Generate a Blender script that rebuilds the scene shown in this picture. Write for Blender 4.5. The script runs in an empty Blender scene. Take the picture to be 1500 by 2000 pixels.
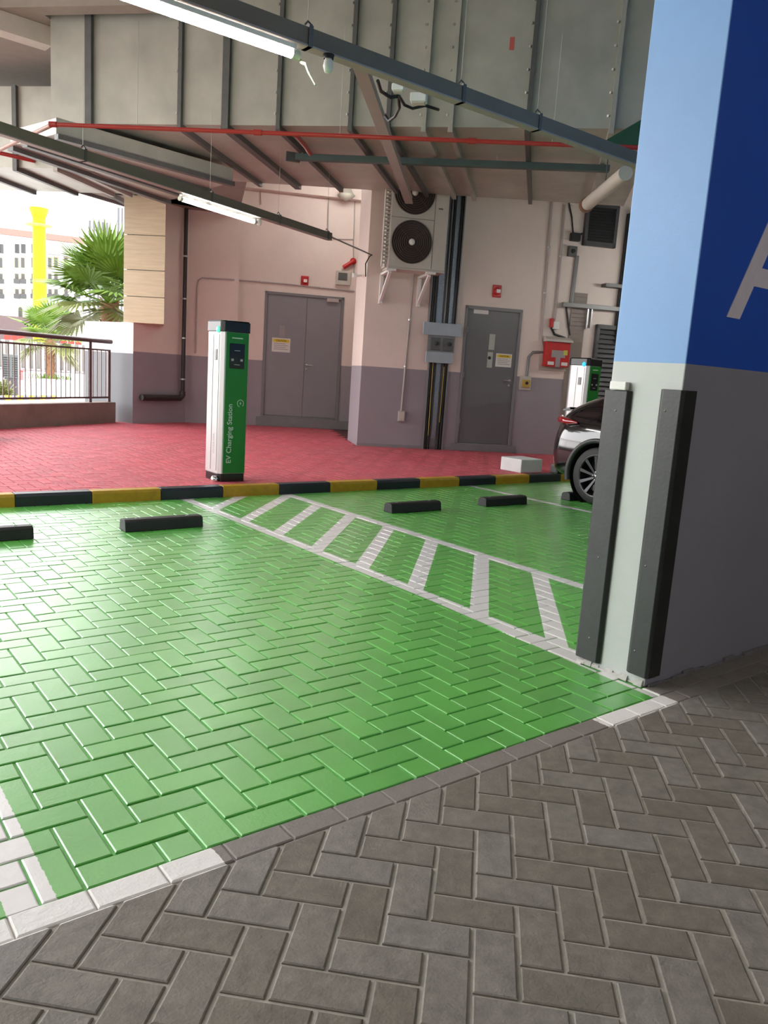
import bpy, bmesh, math, random
from math import sin, cos, pi, radians, sqrt, atan2
from mathutils import Vector, Matrix
random.seed(7)
scn = bpy.context.scene
COL = scn.collection

# ---------------------------------------------------------------- camera
F, PITCH, ROLL, YAW, EYE = 1534., radians(9.96), radians(3.78), radians(38.07), 1.43
_fw = Vector((sin(YAW)*cos(PITCH), cos(YAW)*cos(PITCH), -sin(PITCH)))
_r = Vector((cos(YAW), -sin(YAW), 0)); _u = _r.cross(_fw)
_r, _u = _r*cos(ROLL)+_u*sin(ROLL), -_r*sin(ROLL)+_u*cos(ROLL)
CAM = Vector((0, 0, EYE))
cd = bpy.data.cameras.new('camera'); cam = bpy.data.objects.new('camera', cd); COL.objects.link(cam)
cd.sensor_fit = 'VERTICAL'; cd.sensor_height = 36; cd.lens = F/2000*36; cd.clip_end = 600; cd.clip_start = .05
cam.matrix_world = Matrix(((_r.x, _u.x, -_fw.x, 0), (_r.y, _u.y, -_fw.y, 0), (_r.z, _u.z, -_fw.z, EYE), (0, 0, 0, 1)))
scn.camera = cam

# ---------------------------------------------------------------- sky, exposure
w = bpy.data.worlds.new('world'); scn.world = w; w.use_nodes = True
wn = w.node_tree.nodes; wl = w.node_tree.links
bg = wn['Background']
tc = wn.new('ShaderNodeTexCoord'); sx = wn.new('ShaderNodeSeparateXYZ'); wl.new(tc.outputs['Generated'], sx.inputs[0])
cr = wn.new('ShaderNodeValToRGB'); wl.new(sx.outputs['Z'], cr.inputs[0])
cr.color_ramp.elements[0].position = 0; cr.color_ramp.elements[0].color = (1.0, .97, .95, 1)
cr.color_ramp.elements[1].position = .7; cr.color_ramp.elements[1].color = (.93, .96, 1, 1)
wl.new(cr.outputs[0], bg.inputs[0]); bg.inputs[1].default_value = 2.45
scn.view_settings.view_transform = 'Standard'; scn.view_settings.look = 'None'
scn.view_settings.gamma = 1; scn.view_settings.use_curve_mapping = False
scn.view_settings.exposure = 1.52

# ---------------------------------------------------------------- measuring helpers (photo pixel to a point on a real plane)
def ray(x, y): return _fw + _r*((x-750)/F) - _u*((y-1000)/F)
def gz(x, y, h=0.):
    d = ray(x, y); return CAM + d*((h-EYE)/d.z)
def onp(x, y, p0, n):
    d = ray(x, y); n = Vector(n); return CAM + d*(((Vector(p0)-CAM).dot(n))/d.dot(n))
def far(x, y, dist): 
    d = ray(x, y); return CAM + d*(dist/sqrt(d.x*d.x+d.y*d.y))

# ---------------------------------------------------------------- mesh helpers
class MB:
    def __init__(s): s.v = []; s.f = []; s.m = []; s.cur = 0; s.sm = []
    def add(s, vs, fs, smooth=False):
        b = len(s.v); s.v += [tuple(p) for p in vs]
        for f in fs: s.f.append([b+i for i in f]); s.m.append(s.cur); s.sm.append(smooth)
        return s
    def box(s, x0, x1, y0, y1, z0, z1):
        return s.add([(x0,y0,z0),(x1,y0,z0),(x1,y1,z0),(x0,y1,z0),(x0,y0,z1),(x1,y0,z1),(x1,y1,z1),(x0,y1,z1)],
            [(0,3,2,1),(4,5,6,7),(0,1,5,4),(1,2,6,5),(2,3,7,6),(3,0,4,7)])
    def prism(s, poly, z0, z1):
        n = len(poly); a = sum(poly[i][0]*poly[(i+1)%n][1]-poly[(i+1)%n][0]*poly[i][1] for i in range(n))
        if a < 0: poly = poly[::-1]
        return s.add([(p[0],p[1],z0) for p in poly]+[(p[0],p[1],z1) for p in poly],
            [tuple(range(n))[::-1], tuple(range(n,2*n))]+[(i,(i+1)%n,n+(i+1)%n,n+i) for i in range(n)])
    def xprism(s, poly, y0, y1):     # polygon in x,z extruded along y
        n = len(poly); a = sum(poly[i][0]*poly[(i+1)%n][1]-poly[(i+1)%n][0]*poly[i][1] for i in range(n))
        if a < 0: poly = poly[::-1]
        return s.add([(p[0],y0,p[1]) for p in poly]+[(p[0],y1,p[1]) for p in poly],
            [tuple(range(n)), tuple(range(n,2*n))[::-1]]+[(i,n+i,n+(i+1)%n,(i+1)%n) for i in range(n)])
    def yprism(s, poly, x0, x1):     # polygon in y,z extruded along x
        n = len(poly); a = sum(poly[i][0]*poly[(i+1)%n][1]-poly[(i+1)%n][0]*poly[i][1] for i in range(n))
        if a < 0: poly = poly[::-1]
        return s.add([(x0,p[0],p[1]) for p in poly]+[(x1,p[0],p[1]) for p in poly],
            [tuple(range(n))[::-1], tuple(range(n,2*n))]+[(i,(i+1)%n,n+(i+1)%n,n+i) for i in range(n)])
    def bar(s, a, b, wd, ht, up=(0,0,1)):
        a, b = Vector(a), Vector(b); d = (b-a).normalized(); up = Vector(up)
        r = d.cross(up); r = r.normalized() if r.length > 1e-5 else Vector((1,0,0)); u = r.cross(d).normalized()
        vs = []
        for p in (a, b):
            for i, j in ((-1,-1),(1,-1),(1,1),(-1,1)): vs.append(p+r*(i*wd/2)+u*(j*ht/2))
        return s.add(vs, [(0,1,2,3),(4,7,6,5),(0,4,5,1),(1,5,6,2),(2,6,7,3),(3,7,4,0)])
    def tube(s, pts, r, n=10, caps=True):
        pts = [Vector(p) for p in pts]; base = len(s.v); vs = []; rs = r if isinstance(r, (list,tuple)) else [r]*len(pts)
        prev = None
        for i, p in enumerate(pts):
            d = (pts[min(i+1,len(pts)-1)]-pts[max(i-1,0)]).normalized()
            if prev is None: ref = Vector((0,0,1)) if abs(d.z) < .9 else Vector((1,0,0)); a = d.cross(ref).normalized()
            else: a = (prev - d*prev.dot(d)).normalized()
            prev = a; b = d.cross(a)
            for k in range(n): vs.append(p + a*(rs[i]*cos(2*pi*k/n)) + b*(rs[i]*sin(2*pi*k/n)))
        fs = []
        for i in range(len(pts)-1):
            for k in range(n): fs.append((i*n+k, i*n+(k+1)%n, (i+1)*n+(k+1)%n, (i+1)*n+k))
        s.add(vs, fs, True)
        if caps:
            e = len(pts)-1
            s.add(vs[:n], [tuple(range(n))[::-1]]); s.add(vs[e*n:], [tuple(range(n))])
        return s
    def lathe(s, prof, c, axis='z', n=32):      # prof: (r, h)
        vs = []; c = Vector(c)
        for r, h in prof:
            for k in range(n):
                a = 2*pi*k/n; x, y = r*cos(a), r*sin(a)
                vs.append(c + (Vector((x,y,h)) if axis == 'z' else Vector((x,h,y)) if axis == 'y' else Vector((h,x,y))))
        fs = [(i*n+k, i*n+(k+1)%n, (i+1)*n+(k+1)%n, (i+1)*n+k) for i in range(len(prof)-1) for k in range(n)]
        return s.add(vs, fs, True)
def tag(o, label, cat, group=None, kind=None):
    o['label'] = label; o['category'] = cat
    if group: o['group'] = group
    if kind: o['kind'] = kind
    return o
def obj(name, mb, mats, parent=None, bevel=0., label=None, fixn=True):
    me = bpy.data.meshes.new(name); me.from_pydata(mb.v, [], mb.f)
    for m in (mats if isinstance(mats, (list,tuple)) else [mats]): me.materials.append(m)
    me.polygons.foreach_set('material_index', mb.m); me.polygons.foreach_set('use_smooth', mb.sm)
    if fixn:
        b = bmesh.new(); b.from_mesh(me); bmesh.ops.recalc_face_normals(b, faces=b.faces); b.to_mesh(me); b.free()
    o = bpy.data.objects.new(name, me); COL.objects.link(o)
    if parent: o.parent = parent
    if bevel:
        md = o.modifiers.new('bevel', 'BEVEL'); md.width = bevel; md.segments = 2; md.limit_method = 'ANGLE'
    if label: o['label'] = label
    return o
def thing(name, label, cat, loc=(0,0,0), rotz=0., group=None):
    o = bpy.data.objects.new(name, None); o.empty_display_size = .1; COL.objects.link(o)
    o.location = loc; o.rotation_euler = (0,0,rotz); return tag(o, label, cat, group)
def struct(name, mb, m, bevel=0., parent=None):
    o = obj(name, mb, m, parent, bevel)
    if not parent: o['kind'] = 'structure'
    return o
def dup(root, loc=None, label=None, rotz=None):
    r = root.copy(); COL.objects.link(r)
    if loc is not None: r.location = loc
    if rotz is not None: r.rotation_euler = (0,0,rotz)
    if label: r['label'] = label
    for ch in list(root.children):
        c = ch.copy(); COL.objects.link(c); c.parent = r
        for g in list(ch.children):
            d = g.copy(); COL.objects.link(d); d.parent = c
    return r

# ---------------------------------------------------------------- materials
def new(name):
    m = bpy.data.materials.new(name); m.use_nodes = True
    return m, m.node_tree, m.node_tree.nodes['Principled BSDF']
def noise(nt, scale, detail=4, coord=None, rough=.55):
    n = nt.nodes.new('ShaderNodeTexNoise'); n.inputs['Scale'].default_value = scale; n.inputs['Detail'].default_value = detail
    n.inputs['Roughness'].default_value = rough
    if coord is None: coord = nt.nodes.new('ShaderNodeNewGeometry').outputs['Position']
    nt.links.new(coord, n.inputs['Vector']); return n.outputs['Fac']
def mixc(nt, fac, a, b, mode='MIX'):
    n = nt.nodes.new('ShaderNodeMix'); n.data_type = 'RGBA'; n.blend_type = mode
    for s, v in ((n.inputs[0], fac), (n.inputs[6], a), (n.inputs[7], b)):
        if isinstance(v, bpy.types.NodeSocket): nt.links.new(v, s)
        elif isinstance(v, (int, float)): s.default_value = v
        else: s.default_value = (*v, 1)
    return n.outputs[2]
def math_(nt, op, a, b=None, c=None, clamp=False):
    n = nt.nodes.new('ShaderNodeMath'); n.operation = op; n.use_clamp = clamp
    for s, v in zip(n.inputs, (a, b, c)):
        if v is None: continue
        if isinstance(v, bpy.types.NodeSocket): nt.links.new(v, s)
        else: s.default_value = v
    return n.outputs[0]
def bump(nt, bs, h, strength=.3, dist=.01):
    b = nt.nodes.new('ShaderNodeBump'); b.inputs['Strength'].default_value = strength; b.inputs['Distance'].default_value = dist
    nt.links.new(h, b.inputs['Height']); nt.links.new(b.outputs[0], bs.inputs['Normal'])
def mat(name, col, rough=.6, metal=0., var=.08, scale=6., bmp=0., bscale=60., emit=None, es=1., spec=None, coat=0.):
    m, nt, bs = new(name)
    if var:
        f = noise(nt, scale); a = tuple(c*(1-var*1.6) for c in col); b = tuple(min(1,c*(1+var*1.6)) for c in col)
        nt.links.new(mixc(nt, f, a, b), bs.inputs['Base Color'])
    else: bs.inputs['Base Color'].default_value = (*col, 1)
    bs.inputs['Roughness'].default_value = rough; bs.inputs['Metallic'].default_value = metal
    if spec is not None: bs.inputs['Specular IOR Level'].default_value = spec
    if coat: bs.inputs['Coat Weight'].default_value = coat; bs.inputs['Coat Roughness'].default_value = .05
    if bmp: bump(nt, bs, noise(nt, bscale), bmp, .004)
    if emit: bs.inputs['Emission Color'].default_value = (*emit, 1); bs.inputs['Emission Strength'].default_value = es
    return m
def twotone(name, up, low, zline, rough=.6, bmp=.15):
    m, nt, bs = new(name)
    g = nt.nodes.new('ShaderNodeNewGeometry'); s = nt.nodes.new('ShaderNodeSeparateXYZ'); nt.links.new(g.outputs['Position'], s.inputs[0])
    k = math_(nt, 'GREATER_THAN', s.outputs['Z'], zline)
    f = noise(nt, 1.3, 5); f2 = noise(nt, 14, 3)
    c = mixc(nt, k, low, up)
    d = math_(nt, 'MULTIPLY_ADD', f, .22, .88); d = math_(nt, 'MULTIPLY', d, math_(nt, 'MULTIPLY_ADD', f2, .06, .97))
    cc = nt.nodes.new('ShaderNodeVectorMath'); cc.operation = 'SCALE'; nt.links.new(c, cc.inputs[0]); nt.links.new(d, cc.inputs[3])
    nt.links.new(cc.outputs[0], bs.inputs['Base Color']); bs.inputs['Roughness'].default_value = rough
    bump(nt, bs, noise(nt, 90), bmp, .003); return m
M = {}
M['wall'] = twotone('wall_paint', (.80,.68,.615), (.33,.295,.325), 1.545)
M['block'] = twotone('block_paint', (.7,.68,.67), (.17,.172,.185), 1.5)
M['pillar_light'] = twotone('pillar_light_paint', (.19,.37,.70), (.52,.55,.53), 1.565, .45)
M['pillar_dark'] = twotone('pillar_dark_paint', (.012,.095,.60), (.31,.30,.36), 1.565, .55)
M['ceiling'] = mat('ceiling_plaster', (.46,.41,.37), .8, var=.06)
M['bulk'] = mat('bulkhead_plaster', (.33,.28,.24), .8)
M['galv'] = mat('galvanised_sheet', (.45,.435,.38), .42, .35, var=.2, scale=2.2, bmp=.12, bscale=7)
M['galv_dark'] = mat('galvanised_angle', (.13,.13,.125), .5, .5, var=.15, scale=9)
M['tray'] = mat('grey_steel_tray', (.17,.15,.118), .6, .0, var=.1, scale=5)
M['tray_bottom'] = mat('pale_zinc', (.4,.36,.33), .5, .4)
M['teal'] = mat('green_grey_steel', (.09,.125,.12), .5, .3)
M['redpipe'] = mat('red_pipe_paint', (.42,.03,.025), .35)
M['red'] = mat('red_plastic', (.55,.02,.02), .35, var=.04)
M['white'] = mat('white_plastic', (.8,.79,.76), .4, var=.03)
M['cream'] = mat('cream_casing', (.56,.52,.46), .45, var=.04)
M['conduit'] = mat('painted_conduit', (.46,.40,.38), .5)
M['conduit_grey'] = mat('grey_conduit', (.24,.24,.24), .45, .3)
M['black'] = mat('black_rubber', (.012,.012,.013), .5, var=.2, scale=20, bmp=.2)
M['guard'] = mat('guard_rubber', (.022,.024,.024), .38, var=.3, scale=9, bmp=.15)
M['blackpipe'] = mat('black_pipe', (.035,.03,.03), .35)
M['cable'] = mat('black_cable', (.012,.012,.012), .45, var=0)
M['door'] = mat('grey_door_paint', (.15,.15,.155), .42, var=.05, scale=3)
M['door_pink'] = mat('grey_mauve_door_paint', (.27,.255,.275), .42, var=.05, scale=3)
M['frame'] = mat('door_frame_paint', (.21,.205,.215), .45)
M['steel'] = mat('brushed_steel', (.6,.6,.6), .3, .9, var=.03)
M['yellow'] = mat('yellow_sign', (.75,.55,.02), .5, var=0)
M['signwhite'] = mat('sign_white', (.72,.7,.66), .5, var=.02)
M['ink'] = mat('sign_ink', (.03,.03,.03), .6, var=0)
M['inkgrey'] = mat('sign_ink_grey', (.33,.3,.3), .6, var=0)
M['kerb_black'] = mat('kerb_black_paint', (.016,.018,.026), .42, var=.25, scale=14, bmp=.25)
M['kerb_yellow'] = mat('kerb_yellow_paint', (.48,.27,.012), .5, var=.2, scale=14, bmp=.25)
M['charger_green'] = mat('charger_green', (.008,.19,.02), .3, var=.03)
M['charger_black'] = mat('charger_black', (.008,.009,.01), .25, var=0)
M['alu'] = mat('charger_silver', (.62,.62,.62), .35, .35, var=.03)
M['screen'] = mat('screen_glass', (.004,.004,.006), .12, var=0)
M['text'] = mat('printed_lettering', (.55,.66,.58), .5, var=0)
M['textgrey'] = mat('printed_grey_lettering', (.42,.43,.42), .5, var=0)
M['ledgreen'] = mat('lit_green_lens', (.1,.6,.4), .3, var=0, emit=(.12,.9,.55), es=.3)
M['ledblue'] = mat('lit_blue_lens', (.1,.4,.8), .3, var=0, emit=(.02,.5,1.), es=.4)
M['tube'] = mat('lit_fluorescent_tube', (.9,.9,.9), .4, var=0, emit=(1,.98,.93), es=32.)
M['tubecap'] = mat('lamp_end_cap', (.6,.64,.5), .5, var=0)
M['fan'] = mat('fan_grille_brown', (.045,.032,.026), .5)
M['concrete'] = mat('plaster_kerb', (.26,.2,.17), .8, var=.2, scale=4, bmp=.3)
M['white_conc'] = mat('white_painted_concrete', (.66,.67,.67), .6, var=.08, bmp=.3)
M['railpaint'] = mat('rail_brown_paint', (.12,.075,.075), .4, var=.05)
M['carpaint'] = mat('black_car_paint', (.006,.006,.008), .12, var=0, coat=1.)
M['carglass'] = mat('car_glass', (.004,.004,.005), .04, var=0, spec=.8)
M['cartrim'] = mat('car_plastic_trim', (.03,.03,.032), .45, var=.05)
M['tyre'] = mat('tyre_rubber', (.018,.018,.018), .65, var=.1, bmp=.2)
M['rim'] = mat('dark_alloy', (.07,.07,.075), .25, .85, var=.03)
M['taillight'] = mat('tail_light_red', (.3,.008,.015), .08, var=0, coat=1)
M['chrome'] = mat('chrome', (.8,.8,.8), .08, 1, var=0)
M['louvre'] = mat('grey_louvre', (.085,.085,.088), .5, .2)
M['tile'] = mat('brown_tile', (.28,.23,.2), .6)
M['letter'] = mat('letter_paint', (.80,.74,.84), .55)
M['perf'] = mat('perforated_tray_zinc', (.3,.33,.36), .4, .6, var=.35, scale=60)

def travertine():
    m, nt, bs = new('travertine'); g = nt.nodes.new('ShaderNodeNewGeometry'); mp = nt.nodes.new('ShaderNodeMapping')
    mp.inputs['Scale'].default_value = (.6,.6,9); nt.links.new(g.outputs['Position'], mp.inputs[0])
    f = noise(nt, 2.5, 6, mp.outputs[0], .65)
    nt.links.new(mixc(nt, f, (.5,.38,.23), (.86,.72,.5)), bs.inputs['Base Color']); bs.inputs['Roughness'].default_value = .5
    return m
M['travertine'] = travertine()

def paver_mat(name, kind):
    """stone pavers; kind 'green' carries the parking bay paint and its white lines"""
    m, nt, bs = new(name); L = nt.links
    g = nt.nodes.new('ShaderNodeNewGeometry'); s = nt.nodes.new('ShaderNodeSeparateXYZ'); L.new(g.outputs['Position'], s.inputs[0])
    X, Y = s.outputs['X'], s.outputs['Y']
    at = nt.nodes.new('ShaderNodeAttribute'); at.attribute_name = 'rnd'; rnd = at.outputs['Fac']
    f = noise(nt, 9, 6); ff = noise(nt, 160, 3)
    def scale(c, k):
        n = nt.nodes.new('ShaderNodeVectorMath'); n.operation = 'SCALE'; L.new(c, n.inputs[0]); L.new(k, n.inputs[3]); return n.outputs[0]
    if kind == 'grey':
        k = math_(nt, 'MULTIPLY_ADD', rnd, .5, .85); k = math_(nt, 'MULTIPLY', k, math_(nt, 'MULTIPLY_ADD', f, .6, .7))
        k = math_(nt, 'MULTIPLY', k, math_(nt, 'MULTIPLY_ADD', ff, .35, .82))
        k = math_(nt, 'MULTIPLY', k, math_(nt, 'MULTIPLY_ADD', noise(nt, 22, 5, None, .6), .8, .6))
        c = scale(mixc(nt, rnd, (.195,.172,.138), (.16,.148,.132)), k)
        bs.inputs['Roughness'].default_value = .62
        # white paint on two lengths of the border course
        e = math_(nt, 'MULTIPLY_ADD', noise(nt, 40, 3), .02, -.01)
        inb = math_(nt, 'GREATER_THAN', Y, 1.862)
        xa = math_(nt, 'LESS_THAN', X, math_(nt, 'ADD', .965, e))
        xb = math_(nt, 'MULTIPLY', math_(nt, 'GREATER_THAN', X, math_(nt, 'ADD', 2.77, e)), math_(nt, 'LESS_THAN', X, math_(nt, 'ADD', 3.30, e)))
        wmask = math_(nt, 'MULTIPLY', inb, math_(nt, 'MAXIMUM', xa, xb))
        c = mixc(nt, math_(nt, 'MULTIPLY', inb, .6), c, (.26,.225,.21))
        c = mixc(nt, wmask, c, (.85,.82,.79))
        L.new(c, bs.inputs['Base Color']); bump(nt, bs, math_(nt, 'ADD', math_(nt, 'MULTIPLY', noise(nt, 120, 5), .5), math_(nt,'MULTIPLY',noise(nt, 25, 4),1.)), .5, .006)
    elif kind == 'green':
        k = math_(nt, 'MULTIPLY', math_(nt, 'MULTIPLY_ADD', rnd, .14, .9), math_(nt, 'MULTIPLY_ADD', noise(nt, 2.2, 4), .5, .75))
        c = scale(mixc(nt, f, (.085,.43,.045), (.105,.48,.065)), k)
        e = math_(nt, 'MULTIPLY_ADD', noise(nt, 55, 3), .012, -.006)
        Xe = math_(nt, 'ADD', X, e)
        def band(v, a, b): return math_(nt, 'MULTIPLY', math_(nt, 'GREATER_THAN', v, a), math_(nt, 'LESS_THAN', v, b))
        l1 = math_(nt, 'MULTIPLY', math_(nt, 'GREATER_THAN', math_(nt, 'ADD', Xe, math_(nt, 'MULTIPLY', math_(nt, 'MAXIMUM', math_(nt, 'SUBTRACT', 3.6, Y), 0.), .05)), 3.315), math_(nt, 'LESS_THAN', Xe, 3.43)); l2 = band(Xe, 4.535, 4.655); l3 = band(Xe, 7.43, 7.53); l0 = band(Xe, .40, .525); l4 = band(Xe, 10.3, 10.42)
        t = math_(nt, 'SUBTRACT', math_(nt, 'ADD', Y, .71+.627*10), Xe)
        t = math_(nt, 'ADD', t, .085)
        fr = math_(nt, 'MODULO', t, .627)
        hz = math_(nt, 'MULTIPLY', math_(nt, 'LESS_THAN', fr, .17), band(X, 3.34, 4.6))
        msk = l1
        for q in (l2, l3, l0, l4, hz): msk = math_(nt, 'MAXIMUM', msk, q)
        ylim = math_(nt, 'GREATER_THAN', Y, 1.9)
        msk = math_(nt, 'MULTIPLY', msk, ylim)
        wear = math_(nt, 'MULTIPLY_ADD', noise(nt, 30, 5), .14, .9)
        c = mixc(nt, msk, c, scale(mixc(nt, 0., (.85,.82,.81), (.85,.82,.81)), wear))
        L.new(c, bs.inputs['Base Color'])
        L.new(math_(nt, 'MULTIPLY_ADD', noise(nt, 5, 5), .16, .28), bs.inputs['Roughness'])
        bs.inputs['Specular IOR Level'].default_value = .75; bs.inputs['Coat Weight'].default_value = 1.; bs.inputs['Coat Roughness'].default_value = .36; bs.inputs['Coat IOR'].default_value = 1.8
        bump(nt, bs, math_(nt, 'ADD', noise(nt, 70, 5), math_(nt, 'MULTIPLY', noise(nt, 14, 3), 1.2)), .32, .004)
    else:
        k = math_(nt, 'MULTIPLY_ADD', rnd, .22, .86)
        big = noise(nt, .9, 5)
        k = math_(nt, 'MULTIPLY', k, math_(nt, 'MULTIPLY_ADD', f, .5, .75))
        pale = math_(nt, 'MULTIPLY', math_(nt, 'GREATER_THAN', noise(nt, 17, 6, None, .7), .57), .35)
        c = scale(mixc(nt, big, (.58,.066,.095), (.52,.13,.15)), k); c = mixc(nt, pale, c, (.62,.30,.30))
        L.new(c, bs.inputs['Base Color']); L.new(math_(nt, 'MULTIPLY_ADD', f, .2, .52), bs.inputs['Roughness']); bs.inputs['Specular IOR Level'].default_value = .3
        bump(nt, bs, noise(nt, 60, 5), .35, .005)
    return m
M['pav_green'] = paver_mat('green_painted_pavers', 'green'); M['pav_grey'] = paver_mat('grey_pavers', 'grey'); M['pav_red'] = paver_mat('red_painted_pavers', 'red')
M['sand'] = mat('joint_sand', (.40,.37,.32), .9, var=.2, scale=30)
M['joint_green'] = mat('joint_painted_green', (.13,.42,.10), .5, var=.3, scale=30)
M['joint_red'] = mat('joint_dark_red', (.10,.03,.035), .7, var=.3, scale=30)

# ---------------------------------------------------------------- paved floors
RED = .12
def herring(inside, x0, x1, y0, y1, ang, gap, bev, ztop, flip=False, W=.1165, anchor=(0,0)):
    vs = []; fs = []; rn = []
    ca, sa = cos(ang), sin(ang); ax0, ay0 = anchor
    R = 1.0*max(math.hypot(px-ax0, py-ay0) for px in (x0,x1) for py in (y0,y1))+.5; N = int(R/W/2.4)+4
    rng = random.Random(3)
    for a in range(-2*N, 2*N):
        for b in range(-N, N):
            for kind in (0, 1):
                ox, oy = (a+2*b)*W, (a-2*b)*W
                if kind == 0: r = (ox, ox+2*W, oy, oy+W)
                else: r = (ox+3*W, ox+4*W, oy, oy+2*W)
                mx, my = (r[0]+r[1])/2, (r[2]+r[3])/2
                if mx*mx+my*my > R*R: continue
                mxx = -mx if flip else mx
                wx_, wy_ = ax0+mxx*ca-my*sa, ay0+mxx*sa+my*ca
                if not (x0-.2 < wx_ < x1+.2 and y0-.2 < wy_ < y1+.2): continue
                def T(x, y):
                    if flip: x = -x
                    return (ax0+x*ca-y*sa, ay0+x*sa+y*ca)
                g = gap/2
                q = [T(r[0]+g, r[2]+g), T(r[1]-g, r[2]+g), T(r[1]-g, r[3]-g), T(r[0]+g, r[3]-g)]
                q = clip(q, x0, x1, y0, y1)
                if len(q) < 3 or (inside and not inside(sum(p[0] for p in q)/len(q), sum(p[1] for p in q)/len(q))): continue
                addpaver(vs, fs, rn, q, bev, ztop, rng.random())
    return vs, fs, rn
def clip(q, x0, x1, y0, y1):
    for ax, lim, sg in ((0,x0,1),(0,x1,-1),(1,y0,1),(1,y1,-1)):
        out = []
        for i in range(len(q)):
            a, b = q[i], q[(i+1)%len(q)]; da, db = (a[ax]-lim)*sg, (b[ax]-lim)*sg
            if da >= 0: out.append(a)
            if da*db < 0: t = da/(da-db); out.append((a[0]+(b[0]-a[0])*t, a[1]+(b[1]-a[1])*t))
        q = out
        if len(q) < 3: return []
    A = abs(sum(q[i][0]*q[(i+1)%len(q)][1]-q[(i+1)%len(q)][0]*q[i][1] for i in range(len(q))))/2
    return q if A > 8e-4 else []
def addpaver(vs, fs, rn, q, bev, ztop, rv):
    n = len(q); A = sum(q[i][0]*q[(i+1)%n][1]-q[(i+1)%n][0]*q[i][1] for i in range(n))
    if A < 0: q = q[::-1]
    ztop = ztop+(rv-.5)*.0025
    cx, cy = sum(p[0] for p in q)/n, sum(p[1] for p in q)/n
    inn = []
    for i in range(n):          # inset each corner by bev on both edges
        p, a, b = Vector(q[i]), Vector(q[i-1]), Vector(q[(i+1)%n])
        u, v = (a-p), (b-p)
        if u.length < 1e-6 or v.length < 1e-6: inn.append(p); continue
        u.normalize(); v.normalize(); sn = abs(u.x*v.y-u.y*v.x)
        k = bev/max(sn, .35); m_ = min((a-p).length, (b-p).length)*.4
        inn.append(p+(u+v)*min(k, m_))
    b0 = len(vs)
    vs += [(p[0],p[1],ztop-.025) for p in q]+[(p[0],p[1],ztop-bev*.55) for p in q]+[(p[0],p[1],ztop) for p in inn]
    for i in range(n):
        j = (i+1)%n; fs.append((b0+i,b0+j,b0+n+j,b0+n+i)); fs.append((b0+n+i,b0+n+j,b0+2*n+j,b0+2*n+i)); rn += [rv, rv]
    fs.append(tuple(b0+2*n+i for i in range(n))); rn.append(rv)
def floor_obj(name, data, m, bedmat, bed, bedz):
    vs, fs, rn = data
    nb = len(vs); nf = len(fs)
    vs = vs+[(bed[0],bed[2],bedz),(bed[1],bed[2],bedz),(bed[1],bed[3],bedz),(bed[0],bed[3],bedz)] if len(bed) == 4 else vs+[(p[0],p[1],bedz) for p in bed[0]]
    fs = fs+[tuple(range(nb, len(vs)))]; rn = rn+[.5]
    me = bpy.data.meshes.new(name); me.from_pydata(vs, [], fs); me.materials.append(m); me.materials.append(bedmat)
    me.polygons.foreach_set('material_index', [0]*nf+[1])
    a = me.attributes.new('rnd', 'FLOAT', 'FACE'); a.data.foreach_set('value', rn)
    o = bpy.data.objects.new(name, me); COL.objects.link(o); o['kind'] = 'structure'; return o
YG = 1.965      # near edge of the green bays
KY = 7.70       # kerb line
g = herring(lambda x, y: not (3.30 < x < 11.6 and y < 2.46), -2.2, 11.6, YG, KY, 0, .0085, .004, 0., anchor=(1.5315,2.431))
floor_obj('floor', g, M['pav_green'], M['joint_green'], (-2.2,11.6,YG,KY), -.006)
g = herring(None, -2.6, 7.0, -1.2, 1.868, pi/4, .010, .004, 0., flip=True, anchor=(1.56-.1165*.7071,1.282-.1165*.7071))
rng = random.Random(5)
for k in range(22): addpaver(*g, [(3.288+k*.2,1.9655),(3.484+k*.2,1.9655),(3.484+k*.2,2.062),(3.288+k*.2,2.062)], .005, 0., rng.random())
x = -2.6
while x < 7.0:
    addpaver(*g, [(x+.0025,1.872),(x+.1975,1.872),(x+.1975,YG-.001),(x+.0025,YG-.001)], .005, 0., rng.random()); x += .2
floor_obj('floor_aisle', g, M['pav_grey'], M['sand'], (-2.6,7.0,-1.2,YG), -.006)
# big plain grounds under and around
struct('floor_ground_base', MB().box(-9, 16, -9, 21, -.3, -.03), mat('ground_base', (.2,.19,.17), .8))

# wall planes
D = Vector((.899,-.438,0)).normalized(); Nn = Vector((.438,.899,0)).normalized(); AW = atan2(D.y, D.x)
O2 = Vector((8.32,11.55,0)); O1 = Vector((7.0,16.1,0)); O1b = O1+Nn*.2
def w2(x, y, off=0.):
    p = onp(x, y, O2-Nn*off, Nn); return ((p-O2).dot(D), p.z)
def w1(x, y, off=0.):
    p = onp(x, y, O1b-Nn*off, Nn); return ((p-O1b).dot(D), p.z)
P3 = Vector((5.68,15.62,0)); E3 = (O1-P3).normalized(); Q3 = Vector((-.34,.94,0)).normalized()
RA = radians(34); RE = Vector((cos(RA), sin(RA), 0)); RB = Vector((5.42,15.85,0))
def inside_red(x, y):
    p = Vector((x,y,0))
    if (p-O2).dot(Nn) > 0 and (p-O2).dot(D) > 0: return False
    if (p-O1b).dot(Nn) > 0: return False
    if x < RB.x and (p-RB).dot(Vector((-RE.y,RE.x,0))) > 0: return False
    return True
g = herring(inside_red, -2.2, 13.2, KY+.13, 16.6, 0, .009, .004, RED, anchor=(0,0))
bed = [(-2.2,KY+.1),(13.2,KY+.1),(13.2,9.3),tuple((O2+Nn*.05)[:2]),tuple((O2+Nn*.9)[:2]),(13.2,13.7),tuple((O1b+D*.0)[:2]),tuple(RB[:2]),(-2.2,RB.y+(-2.2-RB.x)*math.tan(RA))]
floor_obj('floor_walkway', g, M['pav_red'], M['joint_red'], (bed,), RED-.008)

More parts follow.
